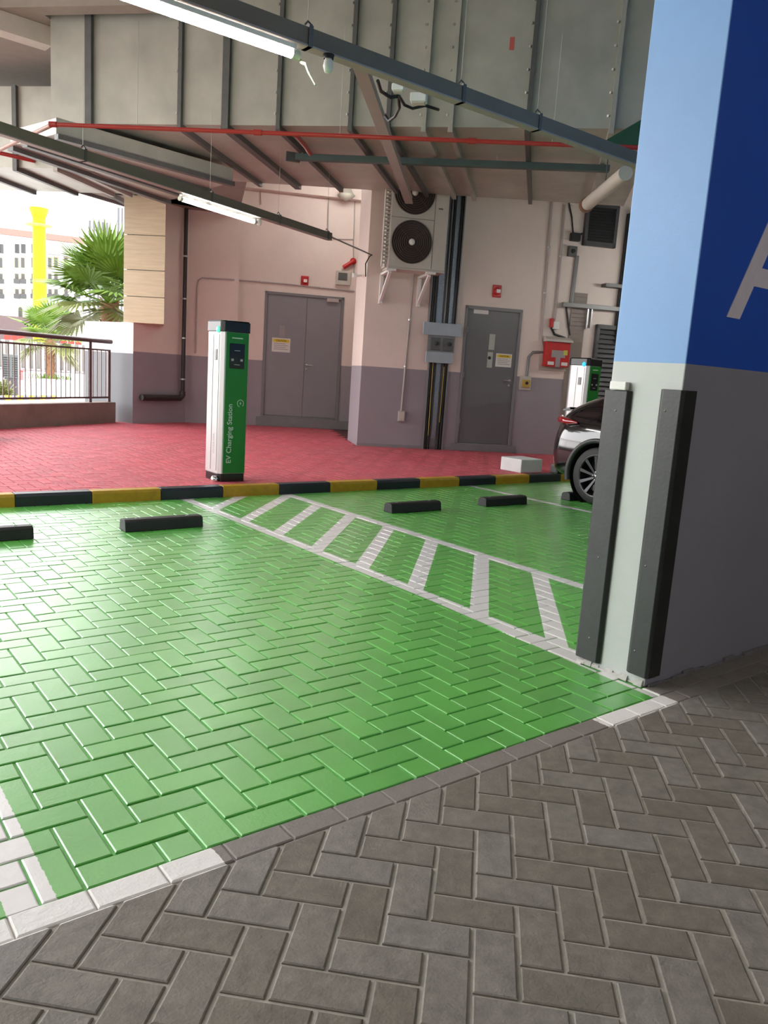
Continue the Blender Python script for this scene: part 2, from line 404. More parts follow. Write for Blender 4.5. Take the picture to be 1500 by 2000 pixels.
# ---------------------------------------------------------------- walls
def wallmb(O, s0, s1, y0, y1, z0, z1):
    mb = MB(); pts = [O+D*s0+Nn*y0, O+D*s1+Nn*y0, O+D*s1+Nn*y1, O+D*s0+Nn*y1]
    return mb.prism([(p.x,p.y) for p in pts], z0, z1)
TOP = 6.3
# W2 with column end
def cutwall(O, s0, s1, th, z0, z1, holes):
    mb = MB(); holes = sorted(holes); cur = s0
    for a, b, c, d in holes:
        q = wallmb(O, cur, a, 0, th, z0, z1); mb.add(q.v, q.f)
        if c > z0: q = wallmb(O, a, b, 0, th, z0, c); mb.add(q.v, q.f)
        q = wallmb(O, a, b, 0, th, d, z1); mb.add(q.v, q.f)
        q = wallmb(O, a, b, .2, th, c, d); mb.add(q.v, q.f)
        cur = b
    q = wallmb(O, cur, s1, 0, th, z0, z1); mb.add(q.v, q.f); return mb
d2a = w2(889,862); d2b = w2(909,597); d2c = w2(1021,604)
D2 = ((d2a[0]+d2b[0])/2, (w2(997,866)[0]+d2c[0])/2, .26, (d2b[1]+d2c[1])/2)
d1a = w1(510,808); d1b = w1(517,568); d1c = w1(662,820); d1d = w1(670,581)
D1 = ((d1a[0]+d1b[0])/2, (d1c[0]+d1d[0])/2, .33, (d1b[1]+d1d[1])/2)
struct('wall_back', cutwall(O2, 0, 5.3, 1.1, 0, TOP, [D2]), M['wall'], 0)
struct('wall_back_right', wallmb(O2, 5.3, 9, .6, .9, 0, TOP), M['wall'])
mb = cutwall(O1b, 1.05, 8, .3, 0, TOP, [D1])
q = wallmb(O1b, 0, 1.05, -.2, .3, 0, TOP); mb.add(q.v, q.f)
q = wallmb(O1b, 1.05, 3.9, -.2, -.005, w1(465,363)[1]-.05, TOP); mb.add(q.v, q.f)
struct('wall_recess', mb, M['wall'])
mb = MB(); a, b = P3, O1; n3 = Vector((-E3.y,E3.x,0))
mb.prism([(p.x,p.y) for p in (a, b, b+n3*.3+E3*.1, a+n3*.3)], 0, TOP); struct('wall_corner', mb, M['wall'])
mb = MB(); mb.prism([(p.x,p.y) for p in (P3-E3*.002-n3*.002, P3+E3*.02+n3*.03, P3+E3*.25+Q3*1.5, P3+Q3*1.5)], 0, 2.1)
struct('wall_low_end', mb, M['block'], .006)
# skirting bands at the wall feet
struct('baseboard_back', wallmb(O2, -.005, D2[0]-.02, -.012, -.001, .1, .17), mat('skirting_grey', (.27,.24,.25), .6))

struct('wall_left_added', MB().box(-4.3, -4.0, -9.3, 3.6, 0, TOP), mat('dim_plaster_left', (.3,.28,.26), .8))  # unseen wall, added to hold back sky light from the west
# right boundary walls and rear wall (out of frame)
struct('wall_right', MB().box(15.5, 15.8, -9, 21, 0, TOP), mat('dim_plaster', (.3,.28,.26), .8))
struct('wall_rear', MB().box(-4.0, 15.5, -9.3, -9, 0, TOP), mat('dim_plaster_rear', (.3,.28,.26), .8))

# pillar: long blade column, two painted colours
mb = MB(); X0, Y0, Y1, X1 = 3.31, 2.065, 2.465, 8.4
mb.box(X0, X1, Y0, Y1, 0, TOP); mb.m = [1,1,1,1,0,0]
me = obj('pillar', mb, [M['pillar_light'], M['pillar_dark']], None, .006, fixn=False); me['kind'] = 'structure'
# broken plaster foot of the pillar
mb = MB(); rr = random.Random(2)
for i in range(9):
    y = Y0+.01+i*.044; wd = .004+.012*rr.random(); h_ = .006+.028*rr.random()
    mb.xprism([(X0-.001,-.003),(X0-wd,-.003),(X0-wd*.6,h_*.7),(X0-.001,h_)], y, y+.046)
struct('trim_plaster_foot', mb, mat('cracked_plaster', (.5,.49,.46), .9, var=.2, scale=30, bmp=.6, bscale=40), .006)
mb = MB()
for i in range(26):
    x = X0+.02+i*.1; wd = .008+.014*rr.random()
    mb.box(x, x+.1, Y0-wd, Y0-.001, -.003, .006+.022*rr.random())
struct('trim_mortar_fillet', mb, mat('grey_mortar', (.2,.19,.2), .9, var=.2, scale=30, bmp=.6, bscale=40), .005)
# the painted letter A
H_, sl, st = .78, .545, .118
xa = 3.593; apx = xa+st/2+sl*H_
def lx(z): return xa+sl*z
mb = MB(); z0 = 1.80; y0, y1 = Y0-.004, Y0-.0005
poly = [(xa,z0),(xa+st,z0),(xa+st+sl*.17,z0+.17)]
mb.xprism([(xa,z0),(xa+st,z0),(apx+st/2,z0+H_),(apx-st/2,z0+H_)], y0, y1)
x2 = 2*apx-xa
mb.xprism([(x2,z0),(x2-st,z0),(apx-st/2,z0+H_),(apx+st/2,z0+H_)], y0-.0004, y1-.0004)
zc = z0+.165
mb.xprism([(lx(.165)+st*.6,zc),(x2-sl*.165-st*.6,zc),(x2-sl*.255-st*.6,zc+.09),(lx(.255)+st*.6,zc+.09)], y0-.0008, y1-.0008)
tag(obj('painted_letter', mb, M['letter']), 'large pale lilac letter A painted on the navy side of the pillar', 'letter')

# corner guards
def guard(name, cy, sgn, z0, z1, label, leg=.105, th=.022):
    # L profile round the corner (X0, cy); sgn -1: second leg on the front face, +1 on the far face
    t = thing(name, label, 'corner guard', (X0, cy, z0))
    o = th; inn = .001
    if sgn < 0: poly = [(-inn, leg), (-o*.45, leg), (-o, leg-.018), (-o, -o*.4), (-o*.4, -o), (leg-.018, -o), (leg, -o*.45), (leg, -inn), (-inn, -inn)]
    else: poly = [(-inn, -leg-.03), (-o*.45, -leg-.03), (-o, -leg-.012), (-o, o*.4), (-o*.4, o), (leg-.018, o), (leg, o*.45), (leg, inn), (-inn, inn)]
    obj('guard_strip', MB().prism(poly, 0, z1-z0), M['guard'], t, .003)
    for zz in (.12, .55, z1-z0-.1):
        obj('fixing_screw', MB().lathe([(0,-.002),(.005,-.001),(.006,0)], (-o-.0, (leg*.6)*(-sgn), zz), 'x', 10), M['galv_dark'], t)
    return t
guard('corner_guard', Y0, -1, .05, 1.445, 'black rubber corner guard on the near corner of the blue pillar')
guard('corner_guard', Y1, 1, .03, 1.425, 'black rubber corner guard on the far corner of the blue pillar, white block above it')
mb = MB().box(X0-.035, X0-.001, Y1-.115, Y1-.02, 1.427, 1.468)
tag(obj('foam_block', mb, M['white'], None, .005), 'small white block on top of the far black corner guard', 'block')

# ---------------------------------------------------------------- doors
def yb(mb, O, s0, s1, y0, y1, z0, z1): return mb.box(s0, s1, y0, y1, z0, z1)
def textobj(body, size, m, parent, loc, rot=(pi/2,0,0), name='lettering', label=None, ext=.0006, align='CENTER', sx=1., bold=.014):
    c = bpy.data.curves.new(name, 'FONT'); c.body = body; c.size = size; c.extrude = ext; c.offset = size*bold; c.align_x = align; c.align_y = 'CENTER'
    o = bpy.data.objects.new(name+'_src', c); COL.objects.link(o)
    dg = bpy.context.evaluated_depsgraph_get(); me = bpy.data.meshes.new_from_object(o.evaluated_get(dg)); bpy.data.objects.remove(o)
    me.materials.clear(); me.materials.append(m)
    o = bpy.data.objects.new(name, me); COL.objects.link(o); o.parent = parent; o.location = loc; o.rotation_euler = rot; o.scale = (sx,1,1)
    if label: o['label'] = label
    return o
# double door in the recess
t = thing('door_1', 'x', 'x', O1b, AW); del t['label']; del t['category']; t['kind'] = 'structure'
a, b, c, d = D1; mid = a+(b-a)*.53
fr = MB(); fr.box(a-.0, a+.06, -.02, .1, c, d); fr.box(b-.06, b, -.02, .1, c, d); fr.box(a, b, -.02, .1, d-.06, d); fr.box(a, b, -.01, .1, c, c+.03)
obj('door_frame', fr, M['frame'], t, .004)
obj('door_leaf', MB().box(a+.062, mid-.003, .01, .06, c+.035, d-.062), M['door_pink'], t, .003)
obj('door_leaf', MB().box(mid+.003, b-.062, .01, .06, c+.035, d-.062), M['door_pink'], t, .003)
hx, hz = w1(597,713); 
def handle(t, x, z, y, dirn=1):
    mb = MB(); mb.tube([(x,y,z),(x,y-.05,z)], .012); mb.tube([(x,y-.05,z),(x+.13*dirn,y-.05,z)], .01); mb.lathe([(0,-.012),(.026,-.01),(.026,0)], (x,y,z), 'y', 20)
    mb.lathe([(0,-.01),(.02,-.008),(.02,0)], (x,y,z-.09), 'y', 20); return obj('door_handle', mb, M['steel'], t)
handle(t, mid+.05, hz, .01)
def sign(t, x, z, wd, ht, y, title, name='warning_sign'):
    s_ = obj(name, MB().box(x-wd/2, x+wd/2, y-.004, y-.0005, z-ht/2, z+ht/2), M['signwhite'], t, .001, label='small white sign with yellow caution heading')
    obj('sign_heading', MB().box(x-wd*.44, x+wd*.44, y-.005, y-.004, z+ht*.2, z+ht*.42), M['yellow'], s_)
    textobj(title, ht*.17, M['ink'], s_, (x, y-.0055, z+ht*.31))
    mb = MB()
    for i in range(4): mb.box(x-wd*.4, x+wd*(.25+.13*((i*7)%2)), y-.005, y-.004, z+ht*(.08-.13*i), z+ht*(.12-.13*i))
    obj('sign_text', mb, M['inkgrey'], s_); return s_
sx_, sz_ = w1(549,674); sign(t, sx_, sz_, .4, .3, .01, 'CAUTION')
ax_, az_ = w1(551,647); obj('door_plate', MB().box(ax_-.06, ax_+.06, .003, .009, az_-.12, az_+.12), mat('beige_plate', (.33,.3,.3), .5), t, label='small grey plate')
cx_, cz_ = w1(650,587); obj('door_closer', MB().box(cx_-.13, cx_+.13, -.05, .009, cz_-.04, cz_+.04), M['conduit'], t, .006)
struct('trim_threshold', wallmb(O1b, a-.1, b+.35, -.06, -.003, RED, c-.01), M['frame'], .005)
# single door
t = thing('door_2', 'x', 'x', O2, AW); del t['label']; del t['category']; t['kind'] = 'structure'
a, b, c, d = D2
fr = MB(); fr.box(a, a+.05, -.02, .1, c, d); fr.box(b-.05, b, -.02, .1, c, d); fr.box(a, b, -.02, .1, d-.06, d)
obj('door_frame', fr, M['frame'], t, .004)
obj('door_leaf', MB().box(a+.052, b-.052, .012, .06, c+.005, d-.062), M['door'], t, .003)
hx, hz = w2(988,743); handle(t, b-.13, hz, .012, -1)
sx_, sz_ = w2(984,704); sign(t, sx_, sz_, .31, .24, .012, 'CAUTION')
for (px, py, hw, hh) in ((961,668,.055,.14),(957,703,.05,.14)):
    ax_, az_ = w2(px,py); obj('door_plate', MB().box(ax_-hw, ax_+hw, .004, .011, az_-hh, az_+hh), mat('mirror_plate', (.42,.45,.4), .35), t, label='pale upright plate')
ax_, az_ = w2(956,699); obj('round_mark', MB().lathe([(0,-.003),(.03,-.003),(.03,0)], (ax_,.003,az_), 'y', 16), M['ink'], t)
ax_, az_ = w2(940,608); obj('door_plate', MB().box(ax_-.14, ax_+.14, .004, .011, az_-.045, az_+.045), M['signwhite'], t, label='white strip at the top of the door')
mb = MB()
for zz in (.35, 1.2, 2.0): mb.box(a+.03, a+.07, -.026, .01, c+zz, c+zz+.1)
obj('hinge', mb, M['frame'], t, .003)
struct('trim_threshold_door', wallmb(O2, a-.08, b+.08, -.04, -.003, RED, c-.01), M['frame'], .005)

# ---------------------------------------------------------------- kerb stones
ords = ['first','second','third','fourth','fifth','sixth','seventh','eighth','ninth','tenth','eleventh','twelfth']
kn = {'black':0, 'yellow':0}
proto = {}
for i in range(-1, 14):
    x0 = 1.71+.698*(i)-.698*0
    x0 = 1.71+.698*i; x1 = x0+.698
    col = 'yellow' if i % 2 else 'black'
    nm = ords[kn[col]]; kn[col] += 1
    lab = 'dull %s painted kerb stone, %s %s one counting from the left along the red walkway' % (col, nm, col)
    if col not in proto:
        p = [(0,-.02),(0,.09),(.012,.118),(.125,.12),(.125,-.02)]
        o = obj('kerb_stone', MB().yprism(p, .002, .696), M['kerb_'+col], None, .006); proto[col] = o
    else: o = proto[col].copy(); COL.objects.link(o)
    o.location = (x0, KY, 0); tag(o, lab, 'kerb', 'black and yellow kerb stones along the walkway')
struct('trim_kerb_left', MB().yprism([(0,-.02),(0,.09),(.012,.118),(.125,.12),(.125,-.02)], -2.2, 1.01), M['kerb_black'])
for o in [COL.objects['trim_kerb_left']]: o.location = (0, KY, 0)

# ---------------------------------------------------------------- wheel stops
def wheel_stop(x0, x1, label, first=None):
    L_ = x1-x0
    if first: o = dup(first, (x0,6.30,0), label); return o
    t = thing('wheel_stop', label, 'wheel stop', (x0,6.30,0), 0, 'wheel stops in the green bays')
    p = [(0,.001),(.012,.085),(.035,.1),(.115,.1),(.138,.085),(.15,.001)]
    obj('stop_body', MB().yprism(p, 0, L_), M['black'], t, .006)
    for xx in (.12, L_-.12): obj('anchor_bolt', MB().lathe([(0,.004),(.014,.003),(.016,0)], (xx,.075,.1), 'z', 12), M['conduit_grey'], t)
    return t
ws = wheel_stop(2.24, 2.93, 'long black wheel stop on the green bay, directly in front of the green charger')
wheel_stop(.84, 1.53, 'black wheel stop cut off by the left edge of the photo', ws)
wheel_stop(5.04, 5.70, 'black wheel stop just right of the white hatched strip', ws)
wheel_stop(6.42, 7.11, 'black wheel stop beside the thin white line, nearest the parked car', ws)
wheel_stop(7.90, 8.6, 'black wheel stop tucked behind the wheel of the parked car', ws)

# white block on the walkway
t = thing('concrete_block', 'low white painted concrete block on the red walkway beside the parked car', 'block', (8.66,7.86,RED))
obj('block_body', MB().box(0,.46,0,.42,.0,.2), [M['white_conc']], t, .012)

# ---------------------------------------------------------------- EV chargers
def charger(loc, label, led, rot=0):
    t = thing('charging_station', label, 'charging station', loc, rot)
    W_, Dp, Hh = .335, .40, 1.76
    p = [(-.0,.05),(.03,0),(W_-.02,0),(W_,.03),(W_,Dp-.03),(W_-.03,Dp),(.03,Dp),(0,Dp-.05)]
    sh = lambda k: [((x-W_/2)*k+W_/2, (y-Dp/2)*k+Dp/2) for x, y in p]
    obj('housing', MB().prism(p, .09, Hh-.11), M['alu'], t, .004)
    obj('front_panel', MB().box(.045, W_-.022, -.006, .004, .095, Hh-.115), M['charger_green'], t, .003)
    b_ = obj('base_plinth', MB().prism(sh(.97), 0, .09), M['charger_black'], t, .006)
    obj('top_cap', MB().prism(sh(1.05), Hh-.11, Hh).prism(sh(1.0), Hh, Hh+.012), M['charger_black'], t, .008)
    obj('status_lamp', MB().lathe([(0,-.022),(.03,-.018),(.038,0)], (-.004, .09, Hh-.09), 'x', 20), led, t, label='lit lens at the top of the silver side')
    mb = MB(); mb.box(-.006,.002,.07,.085,.12,Hh-.14); mb.box(-.006,.002,.215,.23,.12,Hh-.14); obj('side_rib', mb, M['alu'], t, .002)
    obj('side_socket', MB().box(-.008,.002,.12,.18,Hh-.42,Hh-.3), M['conduit_grey'], t, .004)
    s_ = obj('display', MB().box(.085, .265, -.011, -.0055, Hh-.50, Hh-.23), M['screen'], t, .004)
    mb = MB(); mb.box(.14,.21,-.0118,-.0108,Hh-.31,Hh-.303); mb.box(.105,.135,-.0118,-.0108,Hh-.42,Hh-.395); mb.box(.215,.245,-.0118,-.0108,Hh-.42,Hh-.395); mb.box(.14,.21,-.0118,-.0108,Hh-.462,Hh-.456)
    for q_ in ((.14,.21,Hh-.31,Hh-.303),(.105,.135,Hh-.42,Hh-.395),(.215,.245,Hh-.42,Hh-.395),(.14,.21,Hh-.462,Hh-.456)): obj('display_icon', MB().box(q_[0],q_[1],-.0118,-.0108,q_[2],q_[3]), M['textgrey'], s_)
    textobj('EV Charging Station', .082, M['text'], t, (.112, -.0068, .54), (pi/2,-pi/2,0), sx=1.0)
    textobj('CHARGEnGO', .030, M['text'], t, (.172,-.0068,Hh-.17)) if False else obj('heading_lettering', MB().box(.11,.24,-.0072,-.006,Hh-.178,Hh-.166), M['text'], t, label='faint pale heading')
    mb = MB(); n = 28; R1, R2 = .042, .035
    for k in range(n-4):
        a0, a1 = 2*pi*k/n-.9, 2*pi*(k+1)/n-.9
        mb.add([(.235+R*cos(a_), -.0072, .88+R*sin(a_)) for a_ in (a0,a1) for R in (R1,R2)], [(0,1,3,2)])
    mb.add([(.238,-.0072,.905),(.222,-.0072,.876),(.234,-.0072,.876),(.230,-.0072,.855),(.248,-.0072,.884),(.236,-.0072,.884)], [(0,1,2,3,4,5)])
    obj('plug_emblem', mb, M['text'], t)
    textobj('CHARGER', .05, M['textgrey'], t, (-.0008, .15, .42), (pi/2,-pi/2,-pi/2), name='side_lettering') 
    obj('floor_cover', MB().lathe([(.04,0),(.045,.03),(.03,.06),(0,.065)], (-.02,.06,0), 'z', 18), M['chrome'], t, label='chrome corner foot')
    return t
charger((3.885,7.99,RED), 'green and silver electric charging station on the red walkway, in full view', M['ledgreen'])
charger((10.33,8.15,RED), 'second green and silver charging station, half hidden behind the black car', M['ledblue'])

# ---------------------------------------------------------------- ceiling, soffit, ducts
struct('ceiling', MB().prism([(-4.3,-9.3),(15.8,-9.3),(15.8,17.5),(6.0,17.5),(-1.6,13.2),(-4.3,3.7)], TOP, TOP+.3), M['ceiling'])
SZ = 4.5
sp = [gz(-700,110,SZ), gz(0,325,SZ), gz(256,402,SZ)]
e0, e1 = gz(0,325,SZ), gz(252,400,SZ); ed = (e1-e0).normalized()
_N0, _N1 = gz(100,241,4.4), gz(1290,252,4.4); _c = (_N1-_N0).normalized(); _p = Vector((-_c.y,_c.x,0)); _F = gz(473,355,4.4)
spoly = [e0-ed*2.6, e1+ed*.6, O1+Nn*.1+D*1.0, O1-Nn*.02+D*1.0, _F+_p*.35-_c*.05, _N0+_p*3.0-_c*.1, _N0+_p*3.0-_c*3.6]
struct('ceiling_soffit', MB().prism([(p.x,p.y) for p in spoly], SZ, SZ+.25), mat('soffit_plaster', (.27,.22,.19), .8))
mb = MB(); mb.bar(e0-ed*2.6+Vector((0,0,-.03)), e1+ed*.1+Vector((0,0,-.03)), .06, .06); struct('trim_soffit_edge', mb, mat('edge_trim_brown', (.07,.05,.055), .5))
o_ = (gz(110,318,SZ), gz(256,397,SZ)); mb = MB(); mb.bar(o_[0]+Vector((0,0,-.045)), o_[1]+Vector((0,0,-.045)), .09, .08)
struct('trim_soffit_bar', mb, mat('edge_bar_brown', (.07,.05,.055), .5))

DZ = 4.4
N0, N1 = gz(100,241,DZ), gz(1290,252,DZ); N0.z = N1.z = 0
cdir = (N1-N0).normalized(); pdir = Vector((-cdir.y, cdir.x, 0))
if pdir.y < 0: pdir = -pdir
F0, F1 = gz(473,355,DZ), gz(1112,396,DZ); F0.z = F1.z = 0; fdir = (F1-F0).normalized()
def fardist(s):     # depth of the underside at station s
    p = N0+cdir*s; nf = Vector((-fdir.y, fdir.x, 0)); return (F0-p).dot(nf)/pdir.dot(nf)
def stat(px, py):
    p = gz(px, py, DZ); p.z = 0; return (p-N0).dot(cdir)
LD = (N1-N0).length
seams = [stat(*q) for q in ((170,238),(343,236),(427,232),(522,222),(672,228),(750,232),(823,235),(877,237),(1030,244),(1195,248))]
t = thing('air_duct', 'huge galvanised sheet metal air duct with flanged seams crossing under the ceiling', 'duct', (0,0,0))
pl = [N0, N1, N1+pdir*fardist(LD), F0, N0+pdir*(fardist(.6)-.2)]
duct = obj('duct_body', MB().prism([(p.x,p.y) for p in pl], DZ, TOP-.02), M['galv'], t)
for i, s in enumerate(seams):
    mb = MB(); p = N0+cdir*s; fdp = max(.5, fardist(s)-.02)
    wv = .05 if i not in (0,2) else .09
    mb.bar(p-pdir*.03+Vector((0,0,DZ-.06)), p-pdir*.03+Vector((0,0,TOP-.06)), wv, .06, up=pdir)
    mb.bar(p-pdir*.05+Vector((0,0,DZ-.035)), p+pdir*fdp+Vector((0,0,DZ-.035)), wv+.01, .07)
    obj('flange', mb, M['galv_dark'] if i in (0,1,2,3,4,5,8) else M['galv'], t)
mb = MB()
for s in seams[1:]:
    for k in range(7):
        p = N0+cdir*(s-.05)-pdir*.01; mb.box(p.x-.012,p.x+.012,p.y-.012,p.y+.012,DZ+.12+k*.25,DZ+.145+k*.25)
obj('clamp', mb, M['steel'], t)
p = onp(1000,85,N0,pdir)-pdir*.002  # small flat red mark on the duct front
mb = MB(); mb.bar(p+Vector((0,0,.07)), p-Vector((0,0,.07)), .055, .002, up=pdir)
obj('red_mark', mb, mat('mark_red', (.5,.1,.08), .6), t, label='small red mark')
# second duct farther left with a stepped end
t = thing('air_duct', 'smaller galvanised duct with upright flanges behind the left end of the big duct', 'duct')
A0 = N0+pdir*1.3-cdir*.14; A1 = A0-cdir*3.2
mb = MB().prism([(q.x,q.y) for q in (A0, A1, A1+pdir*1.6, A0+pdir*1.6)], DZ-.25, 5.3); obj('duct_body', mb, M['galv'], t)
for s in (.02,.3,.62,1.3,2.1):
    mb = MB(); p = A0-cdir*s
    mb.bar(p-pdir*.03+Vector((0,0,DZ-.3)), p-pdir*.03+Vector((0,0,5.3)), .07, .06, up=pdir); mb.bar(p-pdir*.05+Vector((0,0,DZ-.28)), p+pdir*1.6+Vector((0,0,DZ-.28)), .07, .06)
    obj('flange', mb, M['tray_bottom'] if s < 1 else M['galv_dark'], t)
# duct running out under the soffit to the corner
t = thing('air_duct', 'flat dark duct running under the soffit from the left towards the door recess', 'duct')
a0, a1 = gz(20,285,4.1), gz(330,392,4.1); b0, b1 = gz(110,262,4.1), gz(455,356,4.1)
mb = MB().prism([(q.x,q.y) for q in (a0+(a1-a0)*.0, a1, b1, b0)], 4.1, 4.3); obj('duct_body', mb, M['galv'], t, .01)
for k in (0,.33,.66,1.):
    p, q = a0.lerp(b0,k), a1.lerp(b1,k); mb = MB(); mb.bar(p+Vector((0,0,-.03)), q+Vector((0,0,-.03)), .1, .06); obj('flange', mb, M['galv_dark'], t)
_a, _b = N0-cdir*5-pdir*.35, N0+cdir*(stat(343,236)-.03)-pdir*.12
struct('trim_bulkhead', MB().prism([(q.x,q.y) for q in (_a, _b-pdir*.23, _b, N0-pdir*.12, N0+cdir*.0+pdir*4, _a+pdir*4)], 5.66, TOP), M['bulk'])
# pale downstand beam at the top left
a0, a1 = gz(-200,-5,5.42), gz(101,90,5.42); dd = (a1-a0).normalized(); nn = Vector((-dd.y,dd.x,0))
struct('trim_downstand', MB().prism([(q.x,q.y) for q in (a0, a1, a1+nn*.25, a0+nn*.25)], 5.42, 5.655), mat('pale_downstand', (.62,.54,.48), .6))

# ---------------------------------------------------------------- trunkings and lamps
TZ = 3.4
def trunk(p0, p1, label, clips, wd=.07, ht=.1, hz=TOP-.01):
    t = thing('cable_trunking', label, 'cable trunking', p0)
    v = p1-p0; n_ = v.normalized()
    mb = MB().bar((0,0,0), v, wd, ht); obj('channel', mb, M['tray'], t, .003)
    mb = MB().bar((0,0,-ht/2-.004)+Vector((0,0,0)) if False else Vector((0,0,-ht/2-.005)), v+Vector((0,0,-ht/2-.005)), wd+.012, .01); obj('lid', mb, M['tray_bottom'], t)
    for k in clips:
        c = v*k; mb = MB(); mb.bar(c-n_*.015, c+n_*.015, wd+.02, ht+.02)
        mb.tube([c+n_*.02+Vector((0,0,ht/2)), c+n_*.03+Vector((0,0,ht/2+.03)), c+Vector((0,0,ht/2+.045)), c-n_*.02+Vector((0,0,ht/2+.02))], .006, 6); obj('hanger', mb, M['galv_dark'], t)
        obj('hanger_wire', MB().tube([c+Vector((0,0,ht/2+.04)), c+Vector((0,0,hz-TZ))], .0022, 5), M['galv'], t)
    return t
k0, k1 = gz(180,-92,TZ), gz(1262,318,TZ); k0 = Vector((.3,4.47,TZ)); k1 = Vector((6.2,4.5,TZ))
trunk(k0, k1, 'dark grey cable trunking slanting from the top of the photo down to the blue pillar', [(x-.3)/5.9 for x in (1.2,2.68,3.95,4.75)])
def lamp(c0, c1, label, wd=.05, hang=0):
    t = thing('fluorescent_lamp', label, 'lamp', c0, 0, 'fluorescent lamps under the trunkings')
    v = c1-c0; n_ = v.normalized(); 
    mb = MB().bar(Vector((0,0,.035)), v+Vector((0,0,.035)), wd, .03); obj('lamp_body', mb, M['white'], t, .003)
    if hang:
        for k in (.15,.85): obj('suspension_rod', MB().tube([v*k+Vector((0,0,.05)), v*k+Vector((0,0,hang-c0.z-.004))], .006, 6), M['steel'], t)
    mb = MB().tube([n_*.02, v-n_*.02], .026, 14); obj('lamp_tube', mb, M['tube'], t, label='lit white tube')
    obj('end_cap', MB().tube([n_*-.02, n_*.02], .028, 12), M['tubecap'], t); obj('end_cap', MB().tube([v-n_*.02, v+n_*.03], .028, 12), M['tubecap'], t)
    return t
b1 = gz(585,101,3.26); b1.y = 4.42
bigl = lamp(b1+Vector((-1.35,0,0)), b1, 'glowing fluorescent lamp at the top of the photo, the larger one')
e0, e1 = gz(0,250,TZ), gz(645,462,TZ); ed2 = (e1-e0).normalized()
trunk(e0-ed2*1.5, e1, 'dark cable trunking carrying the farther lamp towards the air conditioner wall', [.35,.62,.815,.985], hz=DZ-.0)
l0, l1 = gz(353,388,3.29), gz(497,433,3.29)
lamp(l0, l1, 'glowing fluorescent lamp farther off, above the green charging station')
# unseen lamps added over the aisle behind the camera to brighten the interior
for i, (x, y) in enumerate(((-1.0,-1.8),(3.4,-1.8))):
    lamp(Vector((x,y,3.3)), Vector((x+1.35,y,3.3)), 'added unseen fluorescent lamp over the aisle, %s one behind the viewer' % ords[i], hang=TOP)
lamp(Vector((9.6,5.4,3.3)), Vector((10.95,5.4,3.3)), 'added fluorescent lamp over the parked car, hidden by the blue pillar', hang=TOP)  # added out of sight to light the right part of the back wall
lamp(Vector((11.9,7.4,3.3)), Vector((13.25,7.4,3.3)), 'added fluorescent lamp over the walkway, hidden by the blue pillar', hang=TOP)  # added out of sight to brighten the walkway and its walls
lamp(Vector((8.6,13.6,5.3)), Vector((9.9,13.0,5.3)), 'added fluorescent lamp above the double door recess, hidden by the big duct', hang=TOP)  # added out of sight to brighten the recess wall
# cord at the lamp end
o_b = b1+Vector((-1.35,0,0))
obj('lamp_cord', MB().tube([q-o_b for q in (b1+Vector((.02,0,-.01)), b1+Vector((.05,0,-.03)), gz(597,125,3.16), gz(603,142,3.1), gz(616,166,3.02))], [.010,.010,.009,.007,.005], 8), mat('pale_cord', (.62,.66,.5), .5), bigl, label='pale dangling cord')
# round ceiling rose below trunking
c = gz(641,126,3.27); t = thing('lamp_holder', 'white lamp holder hanging under the trunking right of the larger lamp', 'lamp holder', c)
obj('holder_body', MB().lathe([(0,-.045),(.02,-.045),(.032,-.01),(.026,.02),(.02,.035)], (0,0,0), 'z', 18), M['white'], t)
obj('holder_base', MB().lathe([(.03,.03),(.036,.055),(0,.06)], (0,0,0), 'z', 18), M['black'], t)
c = gz(506,434,3.3); t = thing('lamp_holder', 'small white cable gland at the end of the farther lamp', 'lamp holder', c)
obj('holder_body', MB().lathe([(0,-.04),(.03,-.035),(.035,.01),(.02,.05)], (0,0,0), 'z', 16), M['white'], t)
# conduit from trunking end to wall with socket
pe = e1; pw = onp(726,498,O2-Nn*.02+Vector((0,0,0)),Nn); pc = onp(715,560,O2-D*.03,D)
tag(obj('conduit', MB().tube([e1, e1.lerp(pw,.5), pw], .013, 8), M['conduit_grey']), 'thin grey conduit from the trunking end to the air conditioner wall', 'conduit')
a_, b_ = onp(712,498,O2-D*.02,D), onp(715,535,O2-D*.02,D)
t = tag(obj('cable', MB().tube([pw-Nn*.03, pw-Nn*.06-D*.05+Vector((0,0,-.04)), onp(714,515,O2-D*.06,D), onp(714,540,O2-D*.02,D)], .01, 8), M['cable']), 'short black cable looping down beside the bright column edge', 'cable')
c = onp(706,538,O2-D*.03,D); t = thing('outdoor_lamp', 'small white lamp clamped to the bright column edge', 'lamp', c)
mb = MB(); mb.tube([(0,0,0),(-.1,-.02,-.02),(-.16,-.03,.0)], .022, 10); obj('lamp_body', mb, M['white'], t); obj('lamp_head', MB().lathe([(0,-.05),(.04,-.04),(.045,.03),(0,.04)], (-.18,-.04,-.02), 'z', 14), M['white'], t)

# red sprinkler pipe
RZ = 3.5
p0, p1 = gz(104,243,RZ), gz(1262,289,RZ)
t = thing('sprinkler_pipe', 'thin red fire pipe running across beneath the big duct', 'pipe', p0)
v = p1-p0; q0 = gz(0,304,RZ-.35)-p0
obj('pipe_run', MB().tube([(0,0,0), v], .019, 12), M['redpipe'], t)
mb = MB().tube([(0,0,0), (gz(50,268,RZ)-p0), gz(-40,312,RZ)-p0], .019, 12); obj('pipe_branch', mb, mat('faded_pipe', (.42,.22,.17), .5), t, label='faded pinkish branch')
for k in (0., .36, .72, .9): obj('pipe_coupling', MB().tube([v*k-v.normalized()*.035, v*k+v.normalized()*.035], .026, 12), M['redpipe'], t)
for k in (.15,.5,.85): obj('pipe_hanger', MB().tube([v*k+Vector((0,0,.02)), v*k+Vector((0,0,DZ-RZ))], .0025, 6), M['galv'], t)
